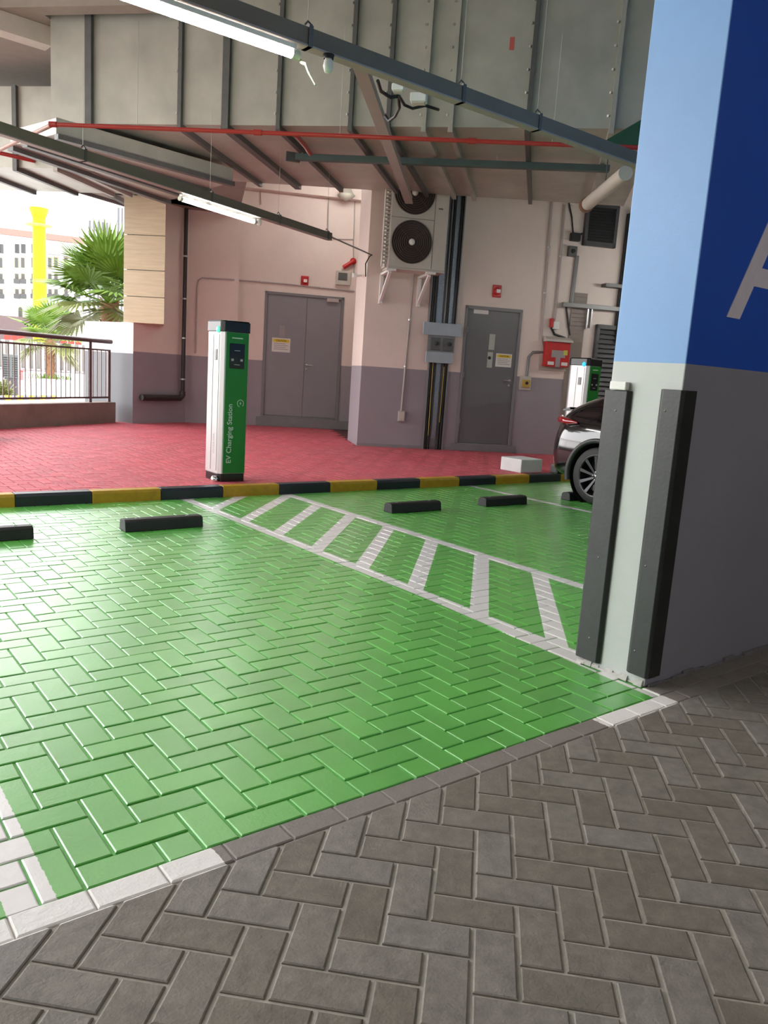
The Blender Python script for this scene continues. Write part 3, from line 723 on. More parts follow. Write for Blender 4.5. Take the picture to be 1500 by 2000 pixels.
pd = gz(590,285,RZ-.1); obj('sprinkler_drop', MB().tube([gz(578,264,RZ)-p0, gz(588,276,RZ)-p0+pdir*.12, gz(592,286,RZ)-p0+pdir*.25], .02, 10), M['redpipe'], t)
pz = (gz(-40,290,4.25), gz(66,314,4.25)); tag(obj('pipe', MB().tube([pz[0], pz[1]], .03, 10), M['redpipe']), 'short dark red pipe end under the soffit at the left edge', 'pipe')
# green-grey steel strut under the duct, diagonal bar
HZ = DZ-.13
a_, b_ = gz(578,307,HZ), gz(1190,330,HZ)
t = thing('strut_channel', 'green grey steel strut hung across under the big duct', 'strut', a_)
obj('channel', MB().bar((0,0,0), b_-a_, .1, .08), M['teal'], t, .004)
mb = MB(); mb.bar((-.12,.06,0),(.06,0,0),.04,.12); obj('end_bracket', mb, M['galv_dark'], t)
for k in (.02,.3,.65,.97):
    obj('threaded_rod', MB().tube([(b_-a_)*k, (b_-a_)*k+Vector((0,0,.12))], .01, 6), M['steel'], t)
a_, b_ = gz(703,132,HZ-.2), gz(799,396,HZ-.2)
t = thing('steel_bar', 'long pinkish grey angle bar slanting under the duct in front of the upper fan', 'bar', a_)
obj('bar_body', MB().bar((0,0,0), b_-a_, .12, .03).bar((.05,0,.05), b_-a_+Vector((.05,0,.05)), .012, .1), M['tray_bottom'], t)
# junction boxes and black cables under the trunking
def wbox(px, py, h, s, label):
    c = gz(px,py,h); t = thing('junction_box', label, 'junction box', c, atan2(cdir.y,cdir.x))
    obj('box_body', MB().box(-s,s,-s*.7,s*.7,-s*.5,s*.5), M['white'], t, .01); obj('box_lid', MB().box(-s*.8,s*.8,-s*.55,s*.55,-s*.5-.012,-s*.5), M['cream'], t, .004)
wbox(818,192,3.9,.075,'white junction box under the trunking, right of the black cable knot')
wbox(778,171,3.9,.055,'small white junction box above the black cable knot')
def path(pts, h): return [gz(x,y,h+dz) for x,y,dz in pts]
tag(obj('cable', MB().tube(path([(738,158,0),(744,178,-.02),(762,190,0),(778,188,0),(780,210,0),(772,226,0),(760,236,0),(752,226,.05)], 3.9), .016, 8), M['cable']), 'knotted black cable hanging between trunking and duct', 'cable')
tag(obj('cable', MB().tube(path([(780,188,0),(790,205,0),(806,212,0),(830,206,0),(856,214,.05)], 3.88), .014, 8), M['cable']), 'black cable running right from the white junction boxes', 'cable')

# green panel and pale tube at the right end
a_ = [onp(x,y,N0-pdir*.14,pdir) for x,y in ((1186,272),(1262,228),(1262,284),(1180,280))]
mb = MB(); q = [p+pdir*.04 for p in a_]; mb.add(a_+q, [(0,1,2,3),(7,6,5,4),(0,4,5,1),(1,5,6,2),(2,6,7,3),(3,7,4,0)])
tag(obj('green_panel', mb, mat('dark_green_sheet', (.012,.07,.04), .5)), 'dark green sheet panel at the foot of the big duct beside the pillar', 'panel')
p0, p1 = gz(1146,400,3.95), gz(1222,338,3.95)
t = thing('pale_pipe', 'thick cream pipe slanting under the duct beside the blue pillar', 'pipe', p0)
obj('pipe_run', MB().tube([(0,0,0), p1-p0], .085, 16), M['cream'], t); obj('pipe_hanger', MB().tube([(p1-p0)*.5+Vector((0,0,.08)), (p1-p0)*.5+Vector((0,0,DZ-p0.z))], .008, 6), M['galv_dark'], t); obj('pipe_collar', MB().tube([(p1-p0)*-.03,(p1-p0)*.03], .1, 16), mat('copper_collar', (.2,.09,.05), .5), t)

# ---------------------------------------------------------------- things on the air conditioner wall (local x along wall, -y towards viewer)
def w2t(name, label, cat, px, py, off=0., group=None):
    s, z = w2(px, py, off); p = O2+D*s; return thing(name, label, cat, (p.x,p.y,z), AW, group), s, z
def w1t(name, label, cat, px, py, group=None, O=None):
    s, z = w1(px, py); p = O1b+D*s; return thing(name, label, cat, (p.x,p.y,z), AW, group), s, z
# outdoor unit
sA, zA = w2(757,520,.75); sB, _ = w2(868,530,.75); _, zT = w2(800,340,.75); zT = min(zA+1.75, DZ+.05-.06)
p = O2+D*sA-Nn*.75; t = thing('air_conditioner_unit', 'large cream two fan outdoor air conditioner unit on wall brackets', 'air conditioner', (p.x,p.y,zA), AW)
Wd, Dp = sB-sA, .42; Hh = 1.56
obj('casing', MB().box(0,Wd,0,Dp,0,Hh), M['cream'], t, .015)
fs_ = .74
mb = MB(); mb.box(fs_,fs_+.008,-.004,0,.02,Hh-.02); mb.box(0.01,fs_,-.004,0,.79,.797); obj('panel_seam', mb, mat('seam_dark', (.18,.16,.14), .6), t)
for zc, lb in ((.42,'lower round fan grille'),(1.2,'upper round fan grille')):
    xc = fs_/2+.01
    mb = MB().lathe([(0,-.006),(.33,-.006),(.345,-.012),(.345,0)], (xc,0,zc), 'y', 48); fg = obj('fan_grille', mb, M['fan'], t, label=lb)
    mb = MB()
    for r_ in [.06+.035*k for k in range(9)]:
        pts = [(xc+r_*cos(2*pi*k/40), -.022, zc+r_*sin(2*pi*k/40)) for k in range(41)]; mb.tube(pts, .007, 6, False)
    for k in range(4): a_ = pi/4+k*pi/2; mb.tube([(xc+.05*cos(a_),-.018,zc+.05*sin(a_)),(xc+.335*cos(a_),-.018,zc+.335*sin(a_))], .006, 6)
    obj('grille_ring', mb, mat('grille_wire', (.085,.06,.05), .5), fg)
    obj('fan_hub', MB().lathe([(0,-.036),(.045,-.034),(.052,-.02)], (xc,0,zc), 'y', 20), M['white'], fg)
mb = MB()
for k in range(26): mb.box(-.09,-.002,.03,.1,.05+k*.06,.075+k*.06)
mb.box(-.10,-.085,.02,.11,.0,Hh); mb.box(-.03,-.002,.12,Dp-.02,.0,Hh)
obj('side_grille', mb, M['cream'], t, label='ribbed cream side')
s_ = obj('bottom_tray', MB().box(.0,Wd,.0,Dp,-.03,-.001), M['cream'], t, .004)
obj('brand_plate', MB().box(fs_+.06,fs_+.14,-.004,0,.98,1.0), M['galv_dark'], t)
for xx in (.02, Wd-.28):
    mb = MB(); mb.box(xx,xx+.06,-.05,.75-.001,-.075,-.032); mb.box(xx,xx+.06,.67,.748,-.55,-.03); mb.bar((xx+.03,.02,-.08),(xx+.03,.7,-.5),.05,.05)
    mb.box(xx-.05,xx+.12,-.06,.0,-.07,-.034)
    obj('wall_bracket', mb, M['white'], t, .004)
# condenser pipes left of unit
# vertical tray riser
sa, _ = w2(845,870); sb, _ = w2(878,640)
R0 = w2(832,868)[0]; R1 = w2(860,868)[0]
t, s, z = w2t('cable_riser', 'tall perforated cable tray full of dark cables climbing the wall beside the air conditioner', 'cable tray', 845, 870)
zlow = -z+RED; zbox = w2(862,705)[1]-z; zbx2 = w2(862,640)[1]-z; ztop = TOP-z-1.7
x0, x1 = -.21, .17
mb = MB(); mb.box(x0,x0+.02,-.07,-.001,zlow,zbox); mb.box(x1-.02,x1,-.07,-.001,zlow,zbox); mb.box(x0,x1,-.012,-.001,zlow,zbox); obj('tray', mb, M['conduit_grey'], t)
obj('perforated_strip', MB().box(-.05,.03,-.03,-.013,zlow+.2,zbox), M['perf'], t)
mb = MB()
for xx, m_ in ((-.16,0),(-.1,0),(.07,0),(.12,0)): mb.tube([(xx,-.045,zlow),(xx+.01*random.random(),-.045,zbox)], .022, 8)
obj('cable', mb, M['cable'], t)
mb = MB().tube([(-.12,-.075,zlow+.25),(-.13,-.075,zbox)], .007, 6).tube([(.075,-.075,zlow+.5),(.085,-.075,zbox-.1)], .007, 6); obj('earth_wire', mb, mat('yellow_wire', (.4,.3,.04), .5), t)
# upper part, broader
X0u, X1u = -.30, .22; sh = .03
mb = MB(); mb.box(X0u+sh,X0u+.02+sh,-.09,-.001,zbx2,ztop); mb.box(X1u-.02+sh,X1u+sh,-.09,-.001,zbx2,ztop); mb.box(X0u+sh,X1u+sh,-.012,-.001,zbx2,ztop); mb.box(-.02+sh,.0+sh,-.09,-.001,zbx2,ztop); obj('tray', mb, M['conduit_grey'], t)
mb = MB(); mb.box(-.16+sh,-.05+sh,-.04,-.013,zbx2,ztop); mb.box(.07+sh,.15+sh,-.04,-.013,zbx2,ztop); obj('perforated_strip', mb, M['perf'], t)
mb = MB()
for xx in (-.25,-.2,.03,.17): mb.tube([(xx+sh,-.06,zbx2),(xx+sh,-.06,ztop)], .024, 8)
obj('cable', mb, M['cable'], t)
t2, s, z = w2t('isolator_box', 'light grey isolator housing with two dark switches across the cable tray', 'switch box', 861, 672)
obj('top_cover', MB().box(-.38,.32,-.16,-.095,.14,.36), mat('pale_blue_grey', (.36,.42,.47), .45), t2, .006)
obj('lower_cover', MB().box(-.3,.2,-.16,-.095,-.34,-.15), mat('pale_blue_grey_low', (.36,.42,.47), .45), t2, .006)
obj('back_box', MB().box(-.28,.22,-.13,-.093,-.15,.14), M['conduit_grey'], t2)
for xx in (-.14,.1): 
    o = obj('rotary_switch', MB().box(xx-.09,xx+.09,-.155,-.13,-.12,.1), M['galv_dark'], t2, .006); obj('switch_knob', MB().lathe([(0,-.04),(.03,-.038),(.035,0)], (xx+.02,-.155,0), 'y', 14), M['ink'], o)
# fire alarm sounders
def sounder(t, k=1.):
    obj('sounder_base', MB().box(-.085*k,.085*k,-.03,-.001,-.11*k,.11*k), M['red'], t, .02)
    obj('sounder_horn', MB().lathe([(0,-.085*k),(.05*k,-.08*k),(.068*k,-.04)], (0,0,0), 'y', 20), M['red'], t)
    obj('strobe', MB().box(-.03*k,.045*k,-.1*k,-.05,-.035*k,.03*k), M['white'], t, .008, label='white strobe lens')
t, s, z = w2t('fire_alarm_sounder', 'red fire alarm sounder above the single grey door', 'alarm', 970, 569); sounder(t)
t, s, z = w1t('fire_alarm_sounder', 'red fire alarm sounder above the double door in the recess', 'alarm', 595, 549); sounder(t)
# emergency light on W1 and red fitting
t, s, z = w1t('emergency_light', 'square dark fronted emergency light on the recess wall beside the column', 'light', 671, 543)
obj('light_box', MB().box(-.17,.15,-.08,-.001,-.16,.14), M['cream'], t, .01); obj('light_lens', MB().box(-.13,.07,-.09,-.08,-.06,.1), M['galv_dark'], t, .004)
t, s, z = w1t('fire_bell_bracket', 'faded red fitting on the recess wall above the emergency light', 'fitting', 683, 518)
mb = MB().tube([(-.15,-.08,-.07),(.05,-.08,.07)], .045, 12); obj('arm', mb, M['red'], t); obj('end_disc', MB().lathe([(0,-.05),(.07,-.045),(.07,0)], (.06,-.05,.08), 'y', 18), M['red'], t)
# dome camera / bell at top of recess
t, s, z = w1t('ceiling_speaker', 'pale bell shaped fitting hanging at the top of the recess', 'fitting', 672, 386)
obj('bell', MB().lathe([(0,.1),(.1,.1),(.16,.0),(.19,-.02),(.06,-.12),(0,-.14)], (0,-.35,0), 'z', 20), mat('pale_olive', (.5,.48,.4), .5), t); obj('stem', MB().tube([(0,-.35,.1),(0,-.35,.35)], .02, 8), M['conduit_grey'], t)
# conduits on W1 (polyline in photo coordinates on the wall)
def cond(wf, O, pts, r, label, m='conduit', off=.02, cl=True):
    P = []
    for q in pts: s, z = wf(*q); P.append(O+D*s-Nn*off+Vector((0,0,z)))
    b = P[0].copy(); t = thing('conduit', label, 'conduit', b)
    obj('conduit_run', MB().tube([p-b for p in P], r, 8), M[m], t)
    if cl:
        mb = MB()
        for i in range(len(P)-1):
            L_ = (P[i+1]-P[i]).length
            if L_ < .8: continue
            for k in range(1, int(L_/.9)+1):
                c = P[i].lerp(P[i+1], k/(int(L_/.9)+1))-b; dd = (P[i+1]-P[i]).normalized(); mb.tube([c-dd*.012, c+dd*.012], r*1.6, 8)
        if mb.v: obj('conduit_clip', mb, M['steel'] if m != 'blackpipe' else M['white'], t)
    return t
O1a = O1
def w1a(x, y):
    p = onp(x, y, O1a, Nn); return ((p-O1a).dot(D), p.z)
cond(w1a, O1a, [(381,690),(385,560),(388,548),(395,543),(458,547)], .016, 'thin painted conduit bending from the left wall towards the double door')
cond(w1, O1b, [(459,547),(560,555),(692,569)], .016, 'thin painted conduit running above the double door')
cond(w1, O1b, [(508,352),(510,400)], .01, 'thin wire dropping to the farther trunking', cl=False)
cond(w1, O1b, [(642,375),(640,450),(652,467),(690,468)], .013, 'thin bent conduit beside the column at the top of the recess', cl=False)
cond(w1, O1b, [(668,391),(693,393),(690,480),(690,540)], .013, 'thin conduit down the right edge of the recess', cl=False)
cond(w2, O2, [(808,532),(783,805)], .018, 'thin conduit dropping below the air conditioner to a small box', 'conduit')
t, s, z = w2t('junction_box', 'small grey box low on the wall at the end of the conduit', 'junction box', 783, 812)
obj('box_body', MB().box(-.06,.06,-.07,-.001,-.1,.09), M['conduit'], t, .01); obj('box_lid', MB().box(-.045,.045,-.075,-.07,-.08,.07), M['cream'], t)
cond(w2, O2, [(1077,392),(1056,660),(1060,682)], .024, 'long painted conduit down to the red fire cabinet', 'conduit')
cond(w2, O2, [(1102,400),(1085,600),(1080,630)], .024, 'painted conduit right of the long one, ending at a red switch', 'conduit')
cond(w2, O2, [(1060,688),(1040,688),(1032,697),(1028,735)], .026, 'short bent grey conduit between fire cabinet and yellow call point', 'conduit_grey')
cond(w2, O2, [(1126,500),(1114,598)], .04, 'broad grey trunking on the wall beside the black switches', 'conduit_grey', cl=False)
# black switches and cables
t, s, z = w2t('switch_box', 'pair of small black switches with a cable on the wall near the pillar', 'switch box', 1117, 475)
obj('box_body', MB().box(-.08,.08,-.09,-.001,-.24,-.06), M['galv_dark'], t, .008); obj('upper_switch', MB().box(-.06,.12,-.1,-.001,.03,.17), M['black'], t, .01)
obj('switch_knob', MB().lathe([(0,-.04),(.03,-.035),(.04,0)], (0,-.09,-.15), 'y', 12), M['ink'], t)
cond(w2, O2, [(1110,395),(1116,425),(1119,460),(1130,462),(1136,456)], .014, 'black cable dropping to the black switches', 'cable', cl=False)
cond(w2, O2, [(1105,600),(1110,640),(1112,655)], .018, 'black cable below the horizontal grey channel', 'cable', cl=False)
cond(w2, O2, [(1076,640),(1082,653),(1102,660),(1108,668)], .022, 'thick black cable curling above the fire cabinet', 'cable', cl=False)
t, s, z = w2t('steel_channel', 'horizontal grey steel channel on the wall by the pillar', 'channel', 1095, 595)
obj('channel_body', MB().box(0,w2(1210,600)[0]-w2(1095,595)[0],-.12,-.035,-.04,.04), M['conduit_grey'], t, .006); obj('channel_bracket', MB().box(.5,.53,-.1,-.005,-.4,-.04).box(.58,.6,-.1,-.005,-.38,-.04), M['steel'], t)
t, s, z = w2t('alarm_switch', 'small red and grey switch on the wall above the fire cabinet', 'switch', 1078, 632)
obj('red_side', MB().box(-.05,-.0,-.09,-.001,-.07,.09), M['red'], t, .005); obj('grey_body', MB().box(.0,.12,-.08,-.001,-.1,.04), M['white'], t, .01)
# fire cabinet
t, s, z = w2t('fire_cabinet', 'red fire call cabinet with a white hood on the wall behind the parked car', 'fire cabinet', 1083, 690)
obj('back_board', MB().box(-.3,.24,-.03,-.001,-.32,.3), M['cream'], t, .004)
obj('hood', MB().yprism([(-.22,.2),(-.2,.24),(-.031,.3),(-.031,.2)], -.26, .26), M['cream'], t, .004)
o = obj('cabinet_body', MB().box(-.24,.23,-.17,-.031,-.25,.198), M['red'], t, .008)
obj('label_panel', MB().box(-.13,.14,-.178,-.17,-.08,.05).box(-.04,.05,-.178,-.17,-.25,-.08), M['inkgrey'], o)
obj('white_slot', MB().box(-.19,-.07,-.178,-.17,-.22,-.16).box(.08,.2,-.178,-.17,-.22,-.16), M['white'], o)
obj('yellow_tape', MB().bar((-.13,-.18,.04),(-.1,-.18,-.0),.012,.004).bar((.08,-.18,.04),(.11,-.18,0),.012,.004).box(.1,.18,-.179,-.178,-.03,.06), mat('yellow_tape', (.6,.6,.1), .4), o)
t, s, z = w2t('call_point', 'yellow call point on a pale backing beside the single door', 'call point', 1026, 748)
obj('back_plate', MB().box(-.12,.1,-.03,-.001,-.13,.13), M['cream'], t, .005); o = obj('call_point_body', MB().box(-.08,.07,-.07,-.03,-.08,.06), mat('amber_plastic', (.5,.33,.06), .5), t, .008)
obj('push_disc', MB().lathe([(0,-.012),(.03,-.01),(.03,0)], (0,-.07,0), 'y', 14), M['ink'], o)
# tiled pier, louvres and dark riser at the right
def slab(name, label, cat, s0, s1, z0, z1, y0, y1, m):
    t = thing(name, label, cat, O2+D*s0, AW); return t
sP0, sP1 = w2(1110,650)[0], w2(1139,650)[0]
mb = MB(); 
for k in range(40): mb.box(sP0+.003,sP1-.003,-.028,-.001,.14+k*.075,.14+k*.075+.068)
mb.box(sP0,sP1,-.02,-.0005,.12,w2(1120,637)[1])
t = thing('tiled_pier', 'narrow brown tiled strip of wall behind the rear of the black car', 'tiled pier', O2, AW); obj('tile_courses', mb, M['tile'], t)
def louvre(px0, px1, py0, py1, label, n):
    sa, za = w2(px0,py1,.1); sb, zb = w2(px1,py0,.1); W_ = sb-sa; p = O2+D*sa-Nn*.1
    t = thing('louvre_panel', label, 'louvre', (p.x,p.y,za), AW)
    mb = MB(); mb.box(0,.06,0,.09,0,zb-za); mb.box(W_-.06,W_,0,.09,0,zb-za); mb.box(0,W_,0,.09,0,.08); mb.box(0,W_,0,.09,zb-za-.08,zb-za); mb.box(0,W_,.07,.095,0,zb-za); obj('louvre_frame', mb, M['louvre'], t, .004)
    mb = MB(); h_ = (zb-za-.16)/n
    for k in range(n): mb.yprism([(.01,.08+k*h_),(.02,.08+k*h_+.01),(.065,.08+(k+1)*h_),(.055,.08+(k+1)*h_)], .06, W_-.06)
    obj('louvre_slat', mb, M['louvre'], t)
louvre(1142,1250,640,868,'dark grey louvred panel behind the second charging station', 24)
louvre(1140,1212,400,478,'dark ribbed panel high on the wall beside the pillar', 12)
sa, _ = w2(1214,500); 
t = thing('cable_riser', 'black bundle of cables climbing the wall right against the blue pillar', 'cable tray', O2+D*(sa), AW)
mb = MB(); mb.box(0,.5,-.1,-.02,2.4,4.6); obj('tray', mb, M['black'], t)
mb = MB()
for k in range(5): mb.tube([(.05+k*.09,-.12,2.3),(.06+k*.09,-.12,4.6)], .035, 8)
obj('cable', mb, M['cable'], t)
obj('earth_wire', MB().tube([(.1,-.16,2.3),(.12,-.16,4.2)], .012, 6), mat('dull_yellow_wire', (.2,.15,.03), .5), t)
t, s, z = w2t('shelf_bracket', 'dark brown shelf bracket on the wall against the pillar', 'bracket', 1174, 558)
obj('bracket_arm', MB().box(0,w2(1209,560)[0]-w2(1174,558)[0],-.2,-.001,-.03,.03), M['galv_dark'], t)

# ---------------------------------------------------------------- left corner: downpipe, cladding, low wall, railing
def w3(x, y, off=.0):
    p = onp(x, y, P3-n3*off, n3); return p
A_ = w3(365,400,.1); B_ = w3(356,770,.1); A_.xy = ((A_.x+B_.x)/2, (A_.y+B_.y)/2); B_.xy = A_.xy; A_.z = 4.48
C_ = w3(276,778,.1)
t = thing('downpipe', 'black drain pipe running down the mauve corner wall with a bend at its foot', 'pipe', (B_.x,B_.y,B_.z))
obj('pipe_run', MB().tube([(0,0,0), A_-B_], .042, 14), M['blackpipe'], t)
obj('pipe_elbow', MB().tube([(0,0,.06),(0,0,-.02),(-.04*E3.x,-.04*E3.y,-.06),(-.1*E3.x,-.1*E3.y,-.08)], .06, 14), M['blackpipe'], t)
obj('pipe_foot', MB().tube([(-.06*E3.x,-.06*E3.y,-.08), Vector((C_.x-B_.x,C_.y-B_.y,-.08))], .065, 14), M['blackpipe'], t)
mb = MB()
for zz in (.3,1.15,1.95,2.8): mb.tube([(0,0,zz),(0,0,zz+.03)], .052, 12); mb.bar((-.1*E3.x,-.1*E3.y,zz+.015),(.02*E3.x,.02*E3.y,zz+.015),.02,.02)
obj('pipe_clip', mb, M['steel'], t)
# travertine cladding
cl0, cl1 = Vector((5.52,15.74,0)), Vector((6.10,15.12,0)); ga = Vector((.37,.93,0)).normalized()
_e = (cl1-cl0).normalized(); nc = Vector((-_e.y,_e.x,0))
if nc.y < 0: nc = -nc
k_ = (P3-n3*.012-cl1).dot(n3)/ga.dot(n3); cl1b = cl1+ga*k_; cl0b = P3-n3*.012-E3*.02
t = thing('stone_cladding', 'travertine clad corner column standing proud of the mauve wall above the low white end', 'cladding', (cl1.x,cl1.y,2.1))
for k, (a, b) in enumerate(((0,.5),(.505,1.0),(1.005,1.65),(1.655,2.38))):
    q = [cl0, cl1, cl1b, cl0b]
    obj('stone_panel', MB().prism([((p-cl1).x,(p-cl1).y) for p in q], a, b-.008), M['travertine'], t, .003)
obj('backing', MB().prism([((p-cl1).x,(p-cl1).y) for p in (cl0+_e*.05+nc*.03, cl1-_e*.05+nc*.03, cl1b-_e*.03-nc*.03, cl0b+E3*.06-n3*.02)], .01, 2.36), M['galv_dark'], t)
# low plastered wall and railing
rn = Vector((-RE.y, RE.x, 0))
Lw = 9.
def rp(s, o=0., z=0.): return Vector((RB.x,RB.y,z))-RE*s+rn*o
mb = MB().prism([(p.x,p.y) for p in (rp(0), rp(Lw), rp(Lw,.3), rp(0,.3))], 0, .52); struct('wall_low_plinth', mb, M['concrete'], .01)
t = thing('railing', 'brown metal railing with thin balusters on the low plaster wall', 'railing', rp(0,.12,.52), 0)
def rl(s, z): return Vector((-RE.x*s, -RE.y*s, z))
zr = 1.18
obj('handrail', MB().tube([rl(.0,zr), rl(Lw,zr)], .042, 14), M['railpaint'], t)
obj('upper_rail', MB().bar(rl(.03,zr-.17), rl(Lw,zr-.17), .03, .03), M['railpaint'], t)
obj('lower_rail', MB().bar(rl(.03,.09), rl(Lw,.09), .03, .035), M['railpaint'], t)
for s in (.06,.62,3.0,5.2,7.4): obj('post', MB().bar(rl(s,0), rl(s,zr-.03 if s > .1 else zr-.17), .05, .05), M['railpaint'], t)
wb = mat('baluster_pale', (.3,.24,.22), .5)
mb = None
s = .17
while s < Lw:
    if min(abs(s-q) for q in (.06,.62,3.0,5.2,7.4)) > .05: obj('baluster', MB().bar(rl(s,.1), rl(s,zr-.18), .016, .016), wb, t)
    s += .125
mb = MB().box(-.3,.3,-.2,.2,0,.42); p = gz(-8,858,RED); tag(obj('low_post', mb, M['concrete'], None, .02), 'stub of plastered post at the left edge of the walkway', 'post'); COL.objects['low_post'].location = (p.x-.3,p.y,RED)
# ---------------------------------------------------------------- car (rear towards +y)
def lerp(a, b, t): return a+(b-a)*t
CX, CR = 8.905, 6.88      # centre x, rear y ; t grows towards the nose
ST = [ # t, halfwidth at sill, max halfwidth, z_bottom, z_belt, z_top, halfwidth belt, halfwidth top
 (0.00,.58,.66,.42,.80,.98,.62,.54),(0.05,.74,.82,.32,.86,1.10,.76,.60),(0.18,.82,.90,.27,.93,1.20,.83,.63),(0.42,.86,.945,.24,.97,1.31,.87,.62),
 (0.85,.88,.96,.22,.99,1.44,.88,.60),(1.35,.88,.955,.20,.98,1.55,.88,.59),(1.9,.88,.955,.19,.96,1.615,.88,.59),(2.5,.88,.955,.19,.94,1.62,.88,.60),
 (3.0,.88,.955,.19,.92,1.55,.87,.60),(3.45,.88,.955,.20,.90,1.33,.86,.62),(3.85,.88,.95,.22,.88,1.08,.84,.66),(4.2,.87,.94,.24,.82,.93,.80,.62),(4.5,.82,.88,.26,.70,.80,.72,.54),(4.72,.62,.66,.34,.54,.62,.56,.42)]
def section(s):
    t, hs, hm, zb, zl, zt, hb, ht = s
    return [(hs*.55,zb),(hs,zb+.01),(hm*.985,zb+.12),(hm,lerp(zb,zl,.55)),(lerp(hm,hb,.35),lerp(zb,zl,.85)),(hb,zl),(lerp(hb,ht,.5)+.015,lerp(zl,zt,.52)),(ht,zt-.045),(ht*.8,zt-.01),(0,zt)]
vs = []; NP = 10
ring = []
for s in ST:
    sec = section(s); full = [(x,z) for x, z in sec]+[(-x,z) for x, z in sec[-2::-1]]
    ring.append([Vector((CX+x, CR-s[0], z)) for x, z in full])
nr = len(ring[0])
bm = bmesh.new(); V_ = [[bm.verts.new(p) for p in r_] for r_ in ring]
for i in range(len(ring)-1):
    for k in range(nr): bm.faces.new((V_[i][k], V_[i][(k+1)%nr], V_[i+1][(k+1)%nr], V_[i+1][k]))
bm.faces.new(V_[0][::-1]); bm.faces.new(V_[-1])
bmesh.ops.recalc_face_normals(bm, faces=bm.faces)
me = bpy.data.meshes.new('body'); bm.to_mesh(me); bm.free()
for p in me.polygons: p.use_smooth = True
car = thing('car', 'black hatchback car parked in the green bay, rear wheel showing left of the pillar', 'car', (CX,CR-2.4,0))
bo = bpy.data.objects.new('body_src', me); COL.objects.link(bo)
sb = bo.modifiers.new('s', 'SUBSURF'); sb.levels = 2; sb.render_levels = 2
cut = MB(); WR, WH = .36, .405
for wy in (CR-.87, CR-.87-2.89):
    for sx2 in (-1, 1): cut.tube([(CX+sx2*.62,wy,WR-.0),(CX+sx2*1.1,wy,WR-.0)], WH, 40)
co = obj('cutter', cut, M['cartrim'])
bl = bo.modifiers.new('b', 'BOOLEAN'); bl.object = co; bl.solver = 'EXACT'; bl.operation = 'DIFFERENCE'
dg = bpy.context.evaluated_depsgraph_get(); me2 = bpy.data.meshes.new_from_object(bo.evaluated_get(dg)); bpy.data.objects.remove(bo); bpy.data.objects.remove(co)
# split: glass zone vs paint
me2.materials.clear(); me2.materials.append(M['carpaint'])
bm = bmesh.new(); bm.from_mesh(me2)
bmesh.ops.translate(bm, verts=bm.verts, vec=(-CX, -(CR-2.4), 0))
def glass_zone(c):
    t_ = 2.4-c.y
    if c.z < .99: return False
    if t_ < .30 or t_ > 3.9: return False
    if abs(c.x) < .52: return (.33 < t_ < 1.0) or (t_ > 2.95)
    top = 1.40 if 1.2 < t_ < 3 else 1.33
    return .8 < t_ < 3.4 and c.z < top+.12 and not (1.95 < t_ < 2.03)
gl = bm.copy()
for B_m, keep in ((bm, False), (gl, True)):
    dl = [f for f in B_m.faces if glass_zone(f.calc_center_median()) != keep]; bmesh.ops.delete(B_m, geom=dl, context='FACES')
me2.clear_geometry(); bm.to_mesh(me2); bm.free()
for p in me2.polygons: p.use_smooth = True
o = bpy.data.objects.new('body', me2); COL.objects.link(o); o.parent = car
gm = bpy.data.meshes.new('window_glass'); gl.to_mesh(gm); gl.free(); gm.materials.clear(); gm.materials.append(M['carglass'])
for p in gm.polygons: p.use_smooth = True; p.material_index = 0
o = bpy.data.objects.new('window_glass', gm); COL.objects.link(o); o.parent = car
def wheel(wx, wy, sgn):
    wv = bpy.data.objects.new('wheel', None)
    mb = MB().lathe([(.255,-.11),(.335,-.115),(.352,-.085),(.358,0),(.352,.085),(.335,.115),(.255,.11)], (wx,wy,.358), 'x', 56); o = obj('wheel', mb, M['tyre'], car)
    out = .112*sgn
    mb = MB().lathe([(.262,out*1.0),(.25,out*1.02),(.238,out*.85),(.236,-out*.6)], (wx,wy,.358), 'x', 56); mb.lathe([(0,-out*.3),(.237,-out*.3)], (wx,wy,.358), 'x', 40); obj('rim', mb, M['rim'], o)
    mb = MB()
    for k in range(10):
        a_ = 2*pi*k/10+.1; tw = .16
        p0 = Vector((wx+out*.72, wy+.05*cos(a_), .358+.05*sin(a_))); p1 = Vector((wx+out*.98, wy+.245*cos(a_+tw*.5), .358+.245*sin(a_+tw*.5)))
        tg = Vector((0,-sin(a_),cos(a_)))
        v_ = [p0-tg*.011, p0+tg*.011, p1+tg*.032, p1-tg*.012]; vb = [q-Vector((out*.25,0,0)) for q in v_]
        mb.add(v_+vb, [(0,1,2,3),(7,6,5,4),(0,4,5,1),(1,5,6,2),(2,6,7,3),(3,7,4,0)])
    mb.lathe([(0,out*.85),(.045,out*.82),(.062,out*.6)], (wx,wy,.358), 'x', 20); obj('spokes', mb, M['rim'], o)
    mb = MB()
    for k in range(5): a_ = 2*pi*k/5; mb.lathe([(0,out*.84),(.009,out*.83),(.009,out*.6)], (wx,wy+.05*cos(a_),.358+.05*sin(a_)), 'x', 8)
    mb.lathe([(0,out*.93),(.026,out*.9),(.028,out*.8)], (wx,wy,.358), 'x', 16); obj('hub_cap', mb, M['chrome'], o)
for wy in (2.4-.87, 2.4-.87-2.89):
    for sx2 in (-1, 1): wheel(sx2*(.955-.13), wy, sx2)
